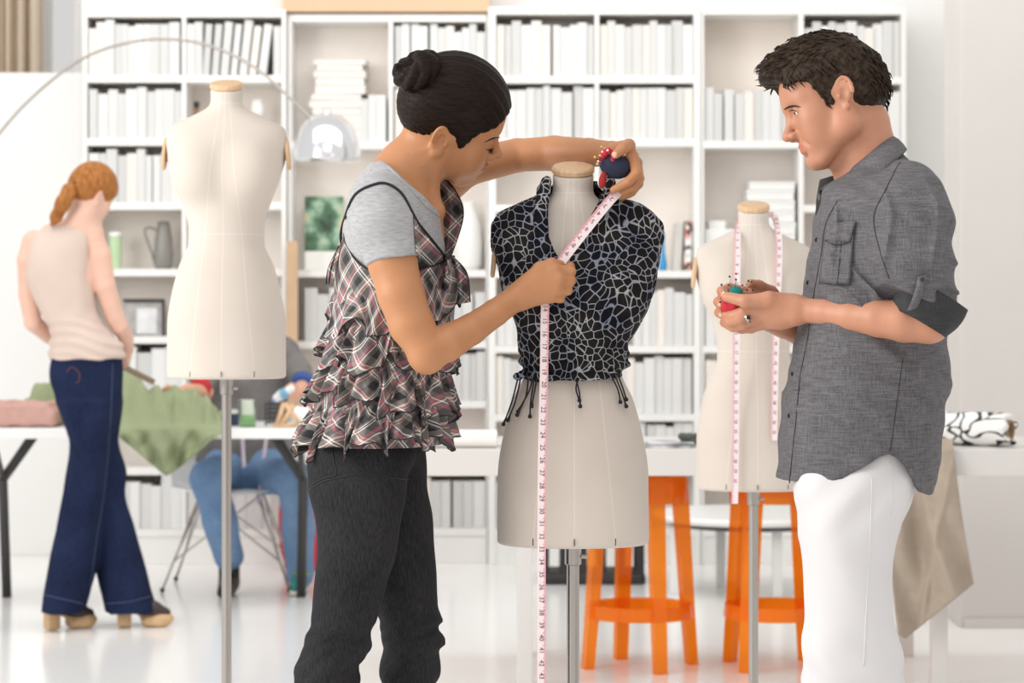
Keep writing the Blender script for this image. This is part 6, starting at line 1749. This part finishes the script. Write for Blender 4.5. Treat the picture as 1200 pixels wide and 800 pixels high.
def ringcuff(name, a, b, r, c):
    a, b = np.array(a), np.array(b); MB().tube([a, a + (b - a) * .5, b], [r, r * 1.03, r], 24).build(name, mat(name + '_cloth', c, .85), sr, smooth=True, auto=50)
ringcuff('red_cuff', Sq(238, 452, -.11), Sq(232, 459, -.17), .050, rgb(196, 52, 58)); ringcuff('blue_cuff', Sq(354, 446, -.15), Sq(354, 453, -.23), .0475, rgb(54, 86, 150))
s = SDF(); s.loft(rows_px([(512, 242, 330, .12), (545, 232, 336, .13), (575, 240, 330, .12)], .03, SD_), p=2.3)
s.chain([Sq(262, 552, -.03), Sq(246, 560, -.36)], [.088, .078], k=.04); s.chain([Sq(246, 562, -.36), Sq(257, 610, -.33), Sq(268, 652, -.30)], [.078, .068, .062], k=.03)
s.chain([Sq(310, 552, -.03), Sq(345, 562, -.36)], [.088, .076], k=.04); s.chain([Sq(345, 564, -.36), Sq(350, 615, -.28), Sq(352, 672, -.22)], [.074, .066, .060], k=.03); s.func(wv(15, 28, .006))
finish('jeans', s.mesh('j', .008, relax=2), denim('light_blue_denim', rgb(96, 126, 164), rgb(136, 164, 196)), sr)
s = SDF(); a = Sq(268, 0, -.28); a[2] = 0; s.cap(a + [0, .02, .12], a + [0, .02, .05], .045, .045, k=.02); shoe(s, a + [0, .03, 0], a + [.0, -.17, 0], .045, .06); s.plane((0, 0, .004), (0, 0, -1)); finish('shoe', s.mesh('s', .007, relax=2), mat('black_boot', rgb(30, 28, 28), .5), sr)
a = Sq(352, 0, -.20); a[2] = 0; s = SDF(); shoe(s, a + [0, .06, .015], a + [.0, -.17, .015], .046, .065); s.plane((0, 0, .024), (0, 0, -1)); sh_ = finish('shoe', s.mesh('s', .007, relax=2), mat('teal_sneaker', rgb(44, 140, 134), .6), sr)
s = SDF(); shoe(s, a + [0, .06, 0], a + [.0, -.18, 0], .047, .05); s.plane((0, 0, .024), (0, 0, 1)); s.plane((0, 0, .002), (0, 0, -1)); so = finish('sole', s.mesh('s', .006, relax=1), mat('white_rubber', rgb(220, 218, 210), .6), None); so.parent = sh_; so.location = -SO
MB().box(a + [-.02, -.10, .080], a + [.045, -.055, .089], .004).build('stripe', mat('lime_stripe', rgb(150, 176, 60), .6), None).parent = sr; bpy.data.objects['stripe'].location = -SO
RB = mat('lilac_ribbon', rgb(214, 200, 212), .7)
for pp in ([(252, 535, -.15), (238, 548, -.26), (222, 562, -.36)], [(284, 512, -.13), (285, 530, -.14), (286, 548, -.17)], [(312, 514, -.13), (308, 545, -.17), (303, 590, -.17)]):
    q = spline([Sq(*p) for p in pp], 16); MB().grid([[p - np.array([.008, 0, .004]), p + np.array([.008, 0, .004])] for p in q], th=.002).build('apron_string', RB, sr, smooth=True)
# white and blue glue tube in the hand
gb = Sq(333, 461, -.45)
t = thing('glue_tube', 'white and blue glue tube in the seated person\'s hand', 'tube', gb)
s = SDF(); s.chain([gb + [.03, 0, .02], gb + [-.01, 0, -.005], gb + [-.03, 0, -.018]], [.016, .020, .018], k=.01); finish('tube', s.mesh('g', .003), M['white'], t)
MB().tube([gb + [.012, -.003, .008], gb + [-.014, -.003, -.008]], .0212, 20).build('label_band', mat('pale_blue_band', rgb(120, 176, 210), .5), t, smooth=True, auto=40)
MB().tube([gb + [-.032, 0, -.019], gb + [-.052, 0, -.031]], [.011, .007], 14).build('cap', mat('blue_cap', rgb(70, 120, 190), .4), t, smooth=True, auto=40)
WORLD = 0.86
EXPO = -0.03
LIGHTS = [
    ('left_window_light', (-4.6, 3.9, 2.9), (.3, 5.2, 1.4), 3.2, 2.6, 235, (1, .995, .98)),
    ('added_right_softbox', (3.6, .8, 3.0), (.3, 5.0, 1.2), 2.2, 2.0, 12, (1, .98, .95)),  # added softbox fill from the right front, no window known there
    ('added_shelf_light', (-.3, 9.2, 4.2), (-.3, 12.2, 1.2), 6.0, 1.8, 92, (1, .99, .975)),  # added area light to brighten the shelves, no fixture known
    ('added_floor_light', (0, 3.2, 4.8), (0, 5.4, 0), 3.5, 2.0, 36, (1, .99, .975)),  # added area light to lift the floor and the tops of heads
]
# ================================================================== CAMERA, LIGHT
cam = bpy.data.cameras.new('camera'); cam.lens = 90.0; cam.sensor_width = 36.0; cam.shift_y = -50.0 / 1200.0
cam.clip_end = 100
cam.dof.use_dof = True; cam.dof.focus_distance = 4.9; cam.dof.aperture_fstop = 6.3
co_ = bpy.data.objects.new('camera', cam); co_.location = (0, 0, CH); co_.rotation_euler = (math.pi / 2, 0, 0); COL.objects.link(co_); S.camera = co_

w = bpy.data.worlds.new('world'); S.world = w; w.use_nodes = True
bg = w.node_tree.nodes['Background']; bg.inputs[0].default_value = (1.0, .985, .965, 1); bg.inputs[1].default_value = WORLD
def area(name, loc, target, sx, sy, power, col=(1, 1, 1)):
    l = bpy.data.lights.new(name, 'AREA'); l.shape = 'RECTANGLE'; l.size = sx; l.size_y = sy; l.energy = power; l.color = col
    o = bpy.data.objects.new(name, l); o.location = loc
    o.rotation_euler = (Vector(target) - Vector(loc)).to_track_quat('-Z', 'Y').to_euler(); COL.objects.link(o); return o
for a in LIGHTS: area(*a)
S.view_settings.view_transform = 'Standard'; S.view_settings.look = 'None'; S.view_settings.exposure = EXPO; S.view_settings.gamma = 1.0
S.view_settings.use_curve_mapping = False
